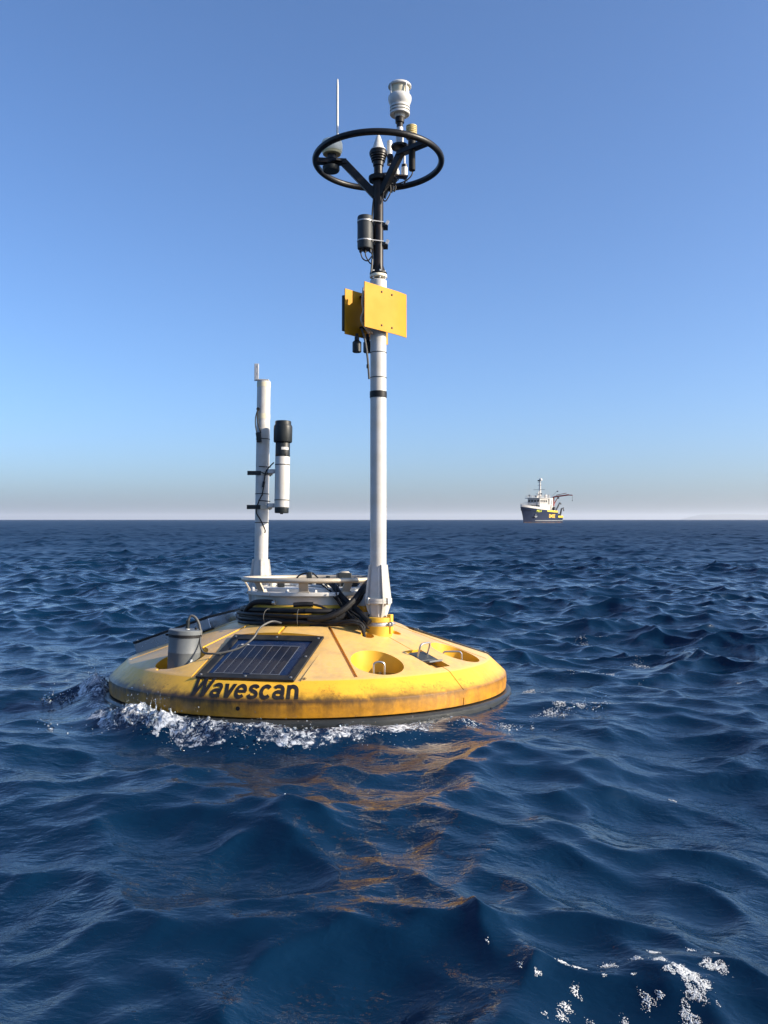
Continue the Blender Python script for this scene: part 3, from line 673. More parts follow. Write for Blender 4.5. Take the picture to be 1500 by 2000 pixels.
for k in range(4):
    q = wb+pol(35+90*k, .071); MB().cyl(q+Vector((0, 0, wz(186))), q+Vector((0, 0, wz(166))), .0055, 8).build('sensor_strut', M['white_clean'], ws)
MB().lathe([(.006, 0), (.006, .016), (.012, .018), (.008, .026)], 10, wb+Vector((0, 0, wz(160)))).build('lifting_stud', M['steel'], ws)
# ribbed radiation shield with its black stem
sb = Vector((at(804, 270, MA.y-.205).x, MA.y-.205, 0))
def sz(v): return at(804, v, MA.y-.205).z
pr = [(.02, sz(268))]
for k in range(7):
    zz = sz(267.5)+k*.0125; pr += [(.021, zz), (.036, zz+.0012), (.036, zz+.0055), (.021, zz+.0075)]
sh = MB().lathe(pr+[(.03, sz(244)), (.02, sz(242.5)), (.004, sz(242))], 24, sb).build('radiation_shield', M['ivory'], buoy)
sb2 = Vector((at(805, 300, MA.y-.20).x, MA.y-.20, 0))
MB().lathe([(.020, sz(330)), (.022, sz(329)), (.022, sz(285)), (.026, sz(283)), (.026, sz(268)), (.02, sz(267))], 18, sb2).build('shield_stem', M['rubber'], sh)
# white tube antenna, small rain gauge and its bracket
tb = at(761, 320, MA.y+.06); MB().lathe([(.018, 0), (.018, .165), (.012, .17)], 18, tb).build('tube_antenna', M['white_clean'], buoy)
q = at(762, 303, MA.y+.0); MB().cyl(q, q+Vector((.01, .06, -.005)), .022, 14).build('tube_clamp', M['black'], ring)
rb = at(790, 342, MA.y+.05)
MB().lathe([(.022, 0), (.022, .06), (.018, .061), (.018, .078), (.007, .08), (.007, .15), (.004, .152)], 18, rb).build('small_sensor', M['white_clean'], buoy)
MB().lathe([(.0195, .062), (.0195, .080), (.01, .0815)], 16, rb).build('sensor_cap', M['rust_black'], ring)
rb2 = at(775, 340, MA.y+.03); MB().lathe([(.018, 0), (.018, .03), (.012, .035), (.012, .06)], 14, rb2).build('small_sensor', M['white_clean'], buoy)
MB().bar(rb2+Vector((-.03, 0, -.006)), rb+Vector((.02, 0, -.006)), .05, .012).build('sensor_bracket', M['rust_black'], ring, bevel=.002)
def wire(px, yo, r=.0045, m='rubber', name='cable', par=None):
    return MB().tube([at(u, v, MA.y+yo) for u, v in px], r, 7, sub=6).build(name, M[m], par or ring)
wire([(806, 330), (805, 338), (799, 346), (788, 353), (775, 357), (765, 358)], -.12)
wire([(762, 356), (763, 372), (758, 384), (752, 391), (748, 384), (750, 368)], -.04)
wire([(766, 362), (770, 372), (773, 364), (771, 358)], -.02)
wire([(790, 344), (792, 352), (785, 358), (770, 356)], .03); wire([(745, 380), (750, 352), (765, 330), (775, 305), (783, 290)], -.02)
wire([(757, 362), (768, 350), (783, 346), (796, 352)], -.03, .003)
wire([(730, 384), (727, 420), (728, 470), (727, 520)], -.02, .006)
for u, v, w, h in ((760, 355, 16, 14), (752, 372, 12, 22), (768, 350, 12, 12), (764, 366, 10, 10)):
    MB().box(at(u, v, MA.y-.01), (w*.0034, .05, h*.0034), Matrix.Rotation(R(u*7 % 40), 3, 'Y')).build('cable_clamp', M['black'], ring, bevel=.003)
rng2 = random.Random(3)
for k in range(9):
    wire([(750+rng2.uniform(-4, 8), 372+rng2.uniform(-8, 10)), (758+rng2.uniform(-6, 8), 360+rng2.uniform(-8, 10)), (766+rng2.uniform(-6, 8), 352+rng2.uniform(-6, 10)), (772+rng2.uniform(-6, 10), 348+rng2.uniform(-8, 12))], -.05+rng2.uniform(-.01, .04), .003, 'cable_grey' if k % 4 == 0 else 'rubber')
# grey electronics housing strapped to the pole
hb = at(713, 454, MA.y-.02)
zt_, zb_ = at(713, 421, MA.y-.02).z, at(713, 485, MA.y-.02).z
box = MB().lathe([(.045, zb_-.004), (.050, zb_), (.052, zb_+.01), (.052, zt_-.008), (.049, zt_-.002), (.04, zt_)], 32, (hb.x, hb.y, 0)).build('electronics_housing', M['dark_plastic'], buoy)
for v in (432, 470):
    z_ = at(713, v, MA.y-.02).z
    MB().lathe([(.05, z_-.004), (.0545, z_-.004), (.0545, z_+.004), (.05, z_+.004)], 32, (hb.x, hb.y, 0)).build('strap', M['galv'], box)
    MB().bar((hb.x+.03, hb.y-.035, z_), (MA.x+.035, MA.y-.036, z_-.005), .008, .006).build('strap', M['galv'], box)
    MB().box((MA.x+.015, MA.y+.02, z_-.015), (.10, .09, .022)).build('pole_bracket', M['dark_plastic'], box, bevel=.002)
    MB().box((MA.x+.06, MA.y-.025, z_-.006), (.018, .012, .03), Matrix.Rotation(R(25), 3, 'Y')).build('bracket_lug', M['galv'], box)
for u in (704, 713, 723):
    q = at(u, 487, MA.y-.03); MB().cyl(q+Vector((0, 0, .012)), q-Vector((0, 0, .016)), .009, 10).build('cable_gland', M['rubber'], box)
for pts in ([(704, 490), (708, 503), (718, 508), (727, 498)], [(713, 490), (715, 500), (722, 512), (727, 514)], [(723, 490), (726, 494), (728, 500)]): wire(pts, -.03, .0045, par=box)
wire([(727, 505), (726, 520), (725, 533)], -.04, .007, 'cable_grey', par=box)

# ---- short mast
LEAN = (at(515, 745, MS.y).x-at(510, 1105, MS.y).x)/(at(515, 745, MS.y).z-at(510, 1105, MS.y).z)
sx0 = at(510, 1105, MS.y); zs1 = at(515, 745, MS.y).z
def sm(v, dx=0., dy=0.):
    z_ = at(512, v, MS.y).z; return Vector((sx0.x+LEAN*(z_-sx0.z)+dx, MS.y+dy, z_))
axis = (sm(745)-sm(1105)).normalized()
s_base = sm(1160)
short = MB().lathe([(.0515, 0), (.0515, (sm(745)-s_base).length), (.04, (sm(745)-s_base).length+.003)], 36, s_base, axis).build('short_mast', M['white'], buoy)
c0 = Vector((s_base.x, s_base.y, 0)); flare(short, c0+Vector((0, 0, 0)), hz(.62)+.0, sm(1155).z, sm(1092).z, .053, .094, 10, .07)
MB().lathe([(.09, hz(.62)-.05), (.09, hz(.62)+.05), (.05, hz(.62)+.09), (.05, sm(1155).z)], 36, c0).build('mast_foot', M['yellow_trim'], buoy)
for v, h_ in ((752, .035), (814, .04)):
    z_ = sm(v); MB().lathe([(.05, -h_/2), (.0522, -h_/2), (.0525, h_/2), (.05, h_/2)], 36, z_, axis).build('tape_wrap', M['tape'], short)
# bent bracket on top
t0 = sm(744); fb = MB().bar(t0+Vector((.04, 0, .006)), t0+Vector((-.058, 0, .010)), .05, .008).box(t0+Vector((-.055, -.012, .066)), (.034, .007, .135))
fb.build('top_bracket', M['galv'], short, bevel=.002)
for k in range(4):
    q = t0+Vector((-.060+.010*(k % 2), -.016, .03+.027*k)); MB().lathe([(.005, -.004), (.005, .001)], 8, q, (0, -1, 0)).build('bracket_rivet', M['steel'], short)
# cylindrical instrument with black hood
iy = MS.y-.10
ib = at(550, 1001, iy)
def iz(v): return at(550, v, iy).z-ib.z
iax = (at(553, 822, iy)-at(550, 1001, iy)).normalized()
inst = MB().lathe([(.0545, iz(991)), (.0555, iz(990)), (.0555, iz(893)), (.054, iz(892))], 36, ib, iax).build('optical_sensor', M['white'], buoy)
MB().lathe([(.05, iz(1002)), (.053, iz(1000)), (.053, iz(990.5)), (.05, iz(990))], 36, ib, iax).build('end_cap', M['slate'], inst)
MB().lathe([(.054, iz(892.5)), (.0555, iz(891)), (.0545, iz(866)), (.05, iz(864))], 36, ib, iax).build('sensor_neck', M['slate'], inst)
MB().lathe([(.06, iz(863.5)), (.066, iz(864)), (.070, iz(862)), (.071, iz(835)), (.069, iz(832)), (.061, iz(829)), (.061, iz(824)), (.058, iz(822.5)), (.03, iz(822))], 36, ib, iax).build('sensor_hood', M['slate'], inst)
q = ib+iax*iz(877); MB().lathe([(.0558, -.009), (.0565, -.008), (.0565, .008), (.0558, .009)], 36, q, iax, cap=False)
lab = MB(); n = 8
for k in range(n):
    a0, a1 = R(-4+60*k/n), R(-4+60*(k+1)/n)
    lab.add([q+Vector((.0568*math.sin(a), -.0568*math.cos(a), z_)) for a, z_ in ((a0, -.010), (a1, -.010), (a1, .010), (a0, .010))], [(0, 1, 2, 3)])
lab.build('label_sticker', M['white_clean'], inst)
for k in range(3):
    q = ib+iax*iz(889)+pol(35-80*k, .055); MB().lathe([(.008, -.004), (.008, .006)], 10, q, pol(35-80*k, 1)).build('set_screw', M['rubber'], inst)
for v in (908, 977):
    q = ib+iax*iz(v); MB().lathe([(.05, -.003), (.0568, -.003), (.0568, .003), (.05, .003)], 36, q, iax).build('cable_tie', M['rubber'], inst)
MB().cyl(ib+iax*(iz(1002)), ib+iax*(iz(1002))-Vector((0, 0, .008)), .012, 12).build('drain_plug', M['rubber'], inst)
for v in (925, 991):
    p_ = sm(v); 
    MB().box(p_+Vector((-.055, -.052, 0)), (.105, .012, .032)).build('clamp_bar', M['slate'], short, bevel=.002)
    MB().box(p_+Vector((.04, -.052, -.003)), (.088, .012, .03)).build('clamp_bar', M['alu'], short, bevel=.002)
    MB().box(p_+Vector((0, .054, 0)), (.12, .012, .032)).build('clamp_bar', M['slate'], short, bevel=.002)
    MB().box(p_+Vector((.075, -.07, .01)), (.05, .05, .032), Matrix.Rotation(R(20), 3, 'Z')).build('sensor_bracket', M['galv'], short, bevel=.003)
    MB().tube([p_+Vector((-.02, -.058, .05)), p_+Vector((.03, -.06, .046)), p_+Vector((.075, -.10, .04))], .0035, 6).build('cable_tie', M['rubber'], short)
for v in (858, 965, 1021):
    p_ = sm(v); MB().lathe([(.05, -.003), (.0532, -.003), (.0532, .003), (.05, .003)], 36, p_, axis).build('cable_tie', M['rubber'], short)
def swire(px, dy=-.06, r=.0045, m='rubber'):
    return MB().tube([at(u, v, MS.y+dy) for u, v in px], r, 7, sub=6).build('cable', M[m], short)
q = at(504, 799, MS.y-.045); MB().lathe([(.013, -.02), (.013, .012)], 12, q, (0, -1, 0)).build('cable_grommet', M['rubber'], short)
swire([(503, 800), (499, 815), (499, 832), (502, 848)]); swire([(503, 800), (503, 820), (507, 838), (509, 846)])
MB().box(at(505, 854, MS.y-.065), (.035, .03, .075), Matrix.Rotation(R(-8), 3, 'Y')).build('connector_block', M['slate'], short, bevel=.005)
swire([(535, 903), (526, 912), (519, 922), (516, 938), (514, 955), (512, 968)], -.065, .005)
q = at(514.5, 946, MS.y-.066); MB().cyl(q+Vector((.004, 0, .022)), q-Vector((.003, 0, .022)), .010, 10).build('cable_sleeve', M['rubber'], short)
swire([(512, 966), (506, 978), (502, 990), (501, 1002), (508, 1014), (514, 1026), (518, 1036), (517, 1041)], -.064, .005)
swire([(510, 922), (520, 926), (527, 920)], -.07, .004); swire([(500, 1128), (503, 1140), (501, 1155)], -.08, .004); swire([(510, 1128), (508, 1145), (506, 1158)], -.08, .004)

# ---- grey canister standing in the left pocket
p = PK[2]
can = empty('instrument_canister', BM @ Vector((p.x+.012, p.y-.01, .187)), (TILT, R(2.5), 0))
tag(can, 'grey plastic canister with arched hose standing in the left deck pocket', 'canister')
ch = .255
MB().lathe([(.094, 0), (.098, .004), (.099, ch*.45), (.0995, ch*.45+.001), (.0995, ch*.45+.003), (.099, ch*.45+.004), (.099, ch-.045)], 44).build('body', M['grey_pvc'], can)
MB().lathe([(.098, ch-.046), (.1015, ch-.045), (.1015, ch-.030), (.098, ch-.029)], 44).build('clamp_band', M['rubber'], can)
MB().lathe([(.099, ch-.029), (.103, ch-.027), (.103, ch-.004), (.100, ch), (.02, ch+.003)], 44).build('lid', M['grey_pvc'], can)
MB().tube([(.015, -.0, ch), (.013, 0, ch+.05), (.028, .0, ch+.085), (.055, 0, ch+.078), (.078, .0, ch+.045), (.094, -.01, ch+.0), (.100, -.02, ch-.03)], .0085, 10).build('hose', M['cable_grey'], can)
MB().cyl((.012, 0, ch), (.012, 0, ch+.058), .0125, 14).build('hose_gland', M['slate'], can)
MB().lathe([(.012, 0), (.012, .006)], 12, (.018, -.02, ch+.001)).build('gland_nut', M['white_clean'], can)
MB().cyl((.06, .02, ch), (.06, .02, ch+.014), .008, 10).build('vent_plug', M['rubber'], can)
MB().box((-.108, 0, ch-.036), (.025, .02, .012)).build('band_latch', M['rubber'], can)
MB().lathe([(.009, -.003), (.009, .002)], 12, pol(38, .099, .075), pol(38, 1)).build('side_screw', M['white_clean'], can)
c2 = MB().tube([(.100, -.02, ch-.04), (.108, -.05, ch-.09), (.14, -.10, ch-.125), (.20, -.14, ch-.125), (.27, -.13, ch-.115), (.36, -.10, ch-.085), (.43, -.06, ch-.03), (.46, .02, ch+.03), (.52, .10, ch+.065), (.58, .12, ch+.055)], .0065, 8).build('lead_cable', M['cable_grey'], can)
# low edge fittings on the far left of the deck
for a, r_ in ((-88, .66), (-94, .72)):
    q = pol(a-14, .62, hz(.62)); MB().lathe([(.016, 0), (.016, .03), (.022, .032), (.022, .055), (.01, .062)], 14, q+Vector((-.06 if a == -88 else .03, .05, 0))).build('deck_fitting', M['rust_black'] if a == -88 else M['galv'], buoy)
f = deck_frame(-78, .74, .004); o = MB().box((0, 0, .004), (.10, .13, .010)).build('rubber_mat', M['slate'], buoy, bevel=.003); o.matrix_local = f

# ------------------------------------------------------------------ survey ship in the distance
def ship():
    TH = R(43); D = 330.
    root = empty('survey_vessel', (52.2, D, .0), (0, 0, 0))
    fw = Vector((-math.sin(TH), -math.cos(TH), 0)); root.rotation_euler = (0, 0, math.atan2(fw.y, fw.x))
    tag(root, 'dark blue survey ship with white wheelhouse and red deck crane on the horizon', 'ship')
    navy = mat('navy_hull_paint', (.004, .012, .040), .5, noise=(.6, (.008, .02, .055), .6), spec=.25)
    yel = mat('yellow_gunwale_paint', (.75, .55, .04), .45, noise=(1, (.6, .42, .04), .4))
    wht = mat('ship_white_paint', (.50, .49, .47), .5, noise=(.9, (.34, .31, .28), .5))
    red = mat('crane_red_paint', (.30, .035, .025), .45, noise=(1.2, (.18, .03, .03), .5))
    gry = mat('ship_grey_paint', (.22, .24, .26), .5, noise=(1, (.14, .15, .16), .5))
    drk = mat('ship_dark_steel', (.02, .025, .035), .5, noise=(1, (.05, .05, .06), .5))
    anti = mat('rust_stained_boot_top', (.012, .016, .03), .6, noise=(.5, (.16, .06, .04), .8))
    st = [0, -.6, -1.6, -3.2, -5.5, -8.5, -12, -16, -19.6, -19.9, -22, -24]
    hb_d = [.12, .85, 1.65, 2.5, 3.2, 3.6, 3.75, 3.75, 3.72, 3.72, 3.6, 3.4]
    hb_w = [.05, .22, .6, 1.25, 2.1, 2.9, 3.35, 3.45, 3.4, 3.4, 3.2, 3.0]
    zd = [6.1, 6.0, 5.85, 5.6, 5.35, 5.1, 4.95, 4.75, 4.65, 2.75, 2.7, 2.75]
    def hull_pt(i, t, side):   # t: 0 keel line (below water) .. 1 deck
        z = -1.2+(zd[i]+1.2)*t; w = hb_w[i]+(hb_d[i]-hb_w[i])*max(0, t)**1.6
        rake = 1.5*(1-t)*max(0, 1-(-st[i])/6)
        return (st[i]-rake, side*w, z)
    m = MB(); T = [0, .2, .35, .5, .65, .8, .92, 1]; n = len(T)
    for side in (1, -1):
        m.add([hull_pt(i, t, side) for i in range(len(st)) for t in T], [(i*n+k, i*n+k+1, (i+1)*n+k+1, (i+1)*n+k) for i in range(len(st)-1) for k in range(n-1)])
    e = len(st)-1
    m.add([hull_pt(e, t, s) for s in (1, -1) for t in T], [(k, k+1, n+k+1, n+k) for k in range(n-1)])
    m.add([hull_pt(0, t, s) for s in (1, -1) for t in T], [(k, k+1, n+k+1, n+k) for k in range(n-1)])
    m.add([(st[i], s*hb_d[i]*.98, zd[i]-.9) for i in range(len(st)) for s in (1, -1)], [(2*i, 2*i+1, 2*i+3, 2*i+2) for i in range(len(st)-1)])
    hull_ = m.build('hull', navy, root)
    # boot-top strake with rubbing bar
    def strake(z0, z1, i0, i1, mt, name, out=.05):
        for side in (1, -1):
            mm = MB(); V = []
            for i in range(i0, i1+1):
                for z in (z0(i), z1(i)):
                    t = (z+1.2)/(zd[i]+1.2); x, y, zz = hull_pt(i, t, side); V += [(x, y+side*out, z), (x, y-side*.02, z)]
            k = i1-i0; Fc = []
            for a in range(k):
                b_ = 4*a; Fc += [(b_, b_+2, b_+6, b_+4), (b_+2, b_+3, b_+7, b_+6), (b_, b_+4, b_+5, b_+1)]
            Fc += [(0, 1, 3, 2), (4*k, 4*k+2, 4*k+3, 4*k+1)]
            mm.add(V, Fc); mm.build(name, mt, hull_)
    strake(lambda i: zd[i]-.62, lambda i: zd[i]+.04, 6, 8, yel, 'gunwale_stripe'); strake(lambda i: zd[i]-.65, lambda i: zd[i]+.04, 9, 11, yel, 'gunwale_stripe')
    strake(lambda i: .75, lambda i: 1.0, 4, 11, gry, 'rubbing_bar', .12); strake(lambda i: -.1, lambda i: .35, 0, 11, anti, 'boot_top', .02)
    # forecastle bulwark
    for side in (1, -1):
        mm = MB(); V = []
        for i in range(0, 6):
            for z in (zd[i]+.02, zd[i]+.85): V += [(st[i], side*hb_d[i]*1.0, z), (st[i], side*(hb_d[i]-.08), z)]
        Fc = []
        for a in range(5):
            b_ = 4*a; Fc += [(b_, b_+2, b_+6, b_+4), (b_+2, b_+3, b_+7, b_+6), (b_+1, b_+5, b_+7, b_+3)]
        mm.add(V, Fc); mm.build('bulwark', wht, root)
    # house and bridge
    MB().box((-12.3, 0, 5.9), (9.2, 6.2, 2.4)).build('deckhouse', wht, root, bevel=.12)
    br = MB().prism([(-8.2, -2.75, 6.9), (-8.2, 2.75, 6.9), (-14.2, 2.75, 6.9), (-14.2, -2.75, 6.9)], (0, 0, 2.5)).build('wheelhouse', wht, root, bevel=.1)
    MB().box((-11.0, 0, 9.5), (7.6, 6.6, .28)).build('roof', wht, br, bevel=.05)
    for k in range(4): MB().box((-8.17, -2.05+1.37*k, 8.35), (.1, 1.02, .85)).build('window', M['light_window'], br, bevel=.03)
    for k in range(4):
        for s in (1, -1): MB().box((-9.1-1.3*k, s*2.76, 8.35), (.95, .1, .85)).build('window', M['light_window'], br, bevel=.03)
    for k in range(3): MB().box((-7.68, -1.6+1.6*k, 6.4), (.08, .5, .5)).build('window', M['light_window'], br)
    MB().box((-7.1, 0, 6.95), (2.0, 6.4, .12)).build('bridge_deck', wht, br)
    def rails(pts, z, h, name):
        mm = MB()
        for a, b_ in zip(pts[:-1], pts[1:]):
            for q in (.5, 1.): mm.cyl((*a, z+h*q), (*b_, z+h*q), .04, 6)
            l = math.dist(a, b_); n_ = max(1, int(l/1.2))
            for k in range(n_+1): t = k/n_; mm.cyl((a[0]+(b_[0]-a[0])*t, a[1]+(b_[1]-a[1])*t, z), (a[0]+(b_[0]-a[0])*t, a[1]+(b_[1]-a[1])*t, z+h), .04, 6)
        mm.build(name, wht, root)
    rails([(-14, -3.2), (-6.2, -3.2), (-6.2, 3.2), (-14, 3.2)], 7.0, 1.0, 'bridge_railing'); rails([(-14.4, -3.1), (-7.5, -3.1), (-7.5, 3.1), (-14.4, 3.1)], 9.64, .9, 'roof_railing')
    rails([(-5, -3.0), (-1.6, -1.6), (-.3, -.4), (-.3, .4), (-1.6, 1.6), (-5, 3.0)], 6.3, 1.1, 'bow_railing')
    # casing and funnel
    MB().box((-15.9, 2.0, 7.2), (2.6, 2.2, 4.8)).build('casing', wht, root, bevel=.12); MB().box((-15.9, -2.0, 7.2), (2.6, 2.2, 4.4)).build('casing', wht, root, bevel=.12)
    MB().cyl((-15.6, 2.0, 9.5), (-15.8, 2.0, 10.9), .35, 14).build('funnel', gry, root)
    MB().box((-15.9, 3.11, 8.0), (.9, .06, 1.6)).build('casing_door', gry, root)
    MB().lathe([(.45, 0), (.55, .2), (.55, 1.1), (.45, 1.3)], 16, (-13.2, 2.1, 9.65)).build('liferaft_canister', wht, root)
    # mast
    mt_ = MB().lathe([(.50, 0), (.40, 3.5), (.30, 6.6), (.2, 6.7)], 14, (-12.6, 0, 9.6)).build('mast', wht, root)
    MB().lathe([(.1, 0), (.5, .12), (.62, .5), (.55, .9), (.3, 1.15), (.05, 1.2)], 18, (-12.6, .35, 16.2)).build('radome', wht, mt_)
    MB().box((-12.3, -.25, 16.4), (.5, .9, .5)).build('antenna_box', drk, mt_)
    for z, w in ((12.9, 5.2), (14.6, 1.7), (15.7, 1.6)): MB().box((-12.4, -.2 if w > 3 else 0, z), (.16, w, .14)).build('yard', gry, mt_)
    MB().box((-11.7, 0, 11.2), (.35, 2.4, .22)).build('radar_scanner', wht, mt_); MB().cyl((-11.7, 0, 10.0), (-11.7, 0, 11.1), .2, 10).build('radar_pedestal', wht, mt_)
    MB().prism([(-11.4, -.06, 9.64), (-10.2, -.06, 9.64), (-12.3, -.06, 13)], (0, .12, 0)).build('mast_stay', wht, mt_)
    for x, y, z0, h in ((-8, -2.9, 9.6, 5.2), (-9.5, -3.0, 9.6, 7.5), (-14, 2.8, 9.6, 3.4), (-15, 1.0, 9.6, 4.2), (-8.2, -1.5, 9.6, 3.4)):
        MB().cyl((x, y, z0), (x, y, z0+h), .035, 6, .02).build('whip_antenna', wht, root)
    for x, y, z in ((-8.1, -1.9, 10.6), (-10.5, 2.0, 11.2), (-8.0, 1.0, 10.2)):
        s_ = MB().lathe([(.05, -.9), (.05, -.2), (.3, -.2), (.34, .2), (.1, .25)], 12, (x, y, z)).build('searchlight', drk, root)
    # crane
    cr = MB().cyl((-18.2, 2.6, 4.2), (-18.2, 2.6, 10.2), .42, 12, .36).build('deck_crane', red, root)
    MB().lathe([(.6, 0), (.6, 2.2), (.45, 2.4)], 14, (-18.2, 2.6, 4.2)).build('crane_pedestal', gry, cr)
    MB().bar((-18.2, 2.6, 10.1), (-20.4, 8.2, 10.9), .45, .55).build('crane_boom', red, cr, bevel=.05); MB().bar((-20.0, 7.2, 10.9), (-20.9, 9.5, 10.7), .34, .4).build('crane_boom', red, cr)
    MB().bar((-18.6, 3.4, 10.75), (-20.0, 7.4, 11.6), .2, .2).build('crane_ram', red, cr); MB().bar((-18.5, 2.6, 7.2), (-19.0, 4.2, 10.1), .26, .26).build('crane_ram', red, cr)
    MB().box((-18.8, 4.4, 9.7), (.5, .6, .6)).build('crane_winch', drk, cr); MB().cyl((-20.9, 9.4, 10.6), (-20.9, 9.4, 8.8), .05, 6).build('crane_wire', drk, cr)
    MB().lathe([(.05, 0), (.16, .1), (.14, .35), (.05, .5)], 10, (-20.9, 9.4, 8.4)).build('crane_hook', drk, cr)
    MB().box((-18.6, 4.2, 12.3), (.4, .5, .4)).build('mast_lamp', drk, root); MB().cyl((-17.6, 1.6, 9.6), (-18.4, 3.9, 12.2), .05, 6).build('lamp_stay', gry, root)
    # stern gantry and davit
    MB().bar((-18.8, 3.3, 4.7), (-21.4, 3.5, 7.9), .42, .42).bar((-21.4, 3.5, 7.9), (-22.3, 3.5, 7.3), .36, .36).build('stern_davit', drk, root)
    MB().bar((-22.2, 3.1, 2.6), (-23.4, 3.1, 5.6), .5, .5).bar((-23.4, 3.1, 5.5), (-24.8, 3.1, 5.9), .4, .45).bar((-24.6, 3.1, 6.0), (-25.0, 3.1, 4.6), .25, .25).build('stern_gantry', drk, root)
    MB().bar((-22.2, -2.6, 2.6), (-23.4, -2.6, 5.6), .5, .5).bar((-23.4, -2.6, 5.5), (-24.8, -2.6, 5.9), .4, .45).build('stern_gantry', drk, root)
    MB().box((-21.5, 1.6, 2.9), (2.2, 2.0, 1.3)).build('stern_winch', drk, root, bevel=.1)
    MB().lathe([(.5, -.5), (.6, -.3), (.6, .3), (.5, .5)], 16, (-17.2, 3.4, 5.6), (0, 1, 0)).build('life_ring_reel', drk, root)
    # anchor
    a_ = hull_pt(4, .60, 1); an = MB().bar((a_[0]+.25, a_[1]+.25, a_[2]+.7), (a_[0]+.25, a_[1]+.2, a_[2]-.6), .22, .22).bar((a_[0]+1.0, a_[1]+.15, a_[2]-.1), (a_[0]+.25, a_[1]+.2, a_[2]-.65), .25, .25).bar((a_[0]-.5, a_[1]+.35, a_[2]-.1), (a_[0]+.25, a_[1]+.2, a_[2]-.65), .25, .25).build('anchor', gry, root)
    # names painted on the port side
    def paint(body, size, i0, x_start, z0, mt, name):
        me = text_mesh(body, size, .02); xs = np.array([v.co.x for v in me.vertices]); 
        for v in me.vertices:
            x = x_start - v.co.x if False else x_start-(v.co.x)     # runs aft along port side
            z = z0+v.co.y
            hbw = lambda t_: None
            zdd = np.interp(-x, [-q for q in st], zd); wd = np.interp(-x, [-q for q in st], hb_d); ww = np.interp(-x, [-q for q in st], hb_w)
            t = (z+1.2)/(zdd+1.2); v.co = (x, ww+(wd-ww)*t**1.6+.06, z)
        o = bpy.data.objects.new(name, me); COL.objects.link(o); me.materials.append(mt); o.parent = hull_
    lime = mat('lime_lettering', (.62, .66, .05), .5, noise=(1, (.5, .5, .05), .3)); ora = mat('amber_lettering', (.80, .50, .06), .5, noise=(1, (.7, .45, .06), .3))
    paint('PIELA', 1.15, 4, -5.6, 4.15, lime, 'bow_name'); paint('EMBE', 1.9, 6, -13.3, 2.0, ora, 'hull_lettering')
ship()

# ------------------------------------------------------------------ splashing water round the hull
def ico(sub):
    bm = bmesh.new(); bmesh.ops.create_icosphere(bm, subdivisions=sub, radius=1)
    v = np.array([p.co[:] for p in bm.verts]); f = np.array([[q.index for q in fc.verts] for fc in bm.faces]); bm.free(); return v, f
ICO1, ICO2 = ico(1), ico(2)
def spheres(name, pts, rads, ic, material, squash=None, kind='stuff', label=None):
    v, f = ic; P = np.asarray(pts); r = np.asarray(rads); n = len(P)
    sc = np.ones((n, 3)) if squash is None else np.asarray(squash)
    co = (v[None]*r[:, None, None]*sc[:, None, :]+P[:, None, :]).reshape(-1, 3)
    fc = (f[None]+np.arange(n)[:, None, None]*len(v)).reshape(-1, 3)
    me = bpy.data.meshes.new(name); me.from_pydata(co.tolist(), [], fc.tolist()); me.shade_smooth()
    o = bpy.data.objects.new(name, me); COL.objects.link(o); me.materials.append(material); tag(o, label, kind=kind); return o
def water_mat(name, white, rough):
    m = bpy.data.materials.new(name); m.use_nodes = True; nt = m.node_tree; N = nt.nodes; L = nt.links; b = N['Principled BSDF']
    b.inputs['Base Color'].default_value = (.80, .90, .97, 1); b.inputs['IOR'].default_value = 1.333; b.inputs['Roughness'].default_value = rough
    b.inputs['Transmission Weight'].default_value = 1.0
    d = N.new('ShaderNodeBsdfPrincipled'); d.inputs['Base Color'].default_value = (.62, .68, .74, 1); d.inputs['Roughness'].default_value = .25
    n = N.new('ShaderNodeTexNoise'); n.inputs['Scale'].default_value = 38; n.inputs['Detail'].default_value = 5; tc = N.new('ShaderNodeTexCoord'); L.new(tc.outputs['Object'], n.inputs[0])
    r = N.new('ShaderNodeMapRange'); r.inputs[1].default_value = .48; r.inputs[2].default_value = .68; r.inputs[3].default_value = 0; r.inputs[4].default_value = white; L.new(n.outputs[0], r.inputs[0])
    mx = N.new('ShaderNodeMixShader'); L.new(r.outputs[0], mx.inputs[0]); L.new(b.outputs[0], mx.inputs[1]); L.new(d.outputs[0], mx.inputs[2])
    bp = N.new('ShaderNodeBump'); bp.inputs['Strength'].default_value = .6; bp.inputs['Distance'].default_value = .006; L.new(n.outputs[0], bp.inputs['Height']); L.new(bp.outputs[0], b.inputs['Normal']); L.new(bp.outputs[0], d.inputs['Normal'])
    L.new(mx.outputs[0], N['Material Output'].inputs[0]); return m
M['splash'] = water_mat('splashing_water', .6, .06); M['drop'] = water_mat('water_drop', .5, .03)
M['foam'] = mat('sea_foam_white', (.56, .575, .58), .45, noise=(60, (.32, .37, .41), .8))
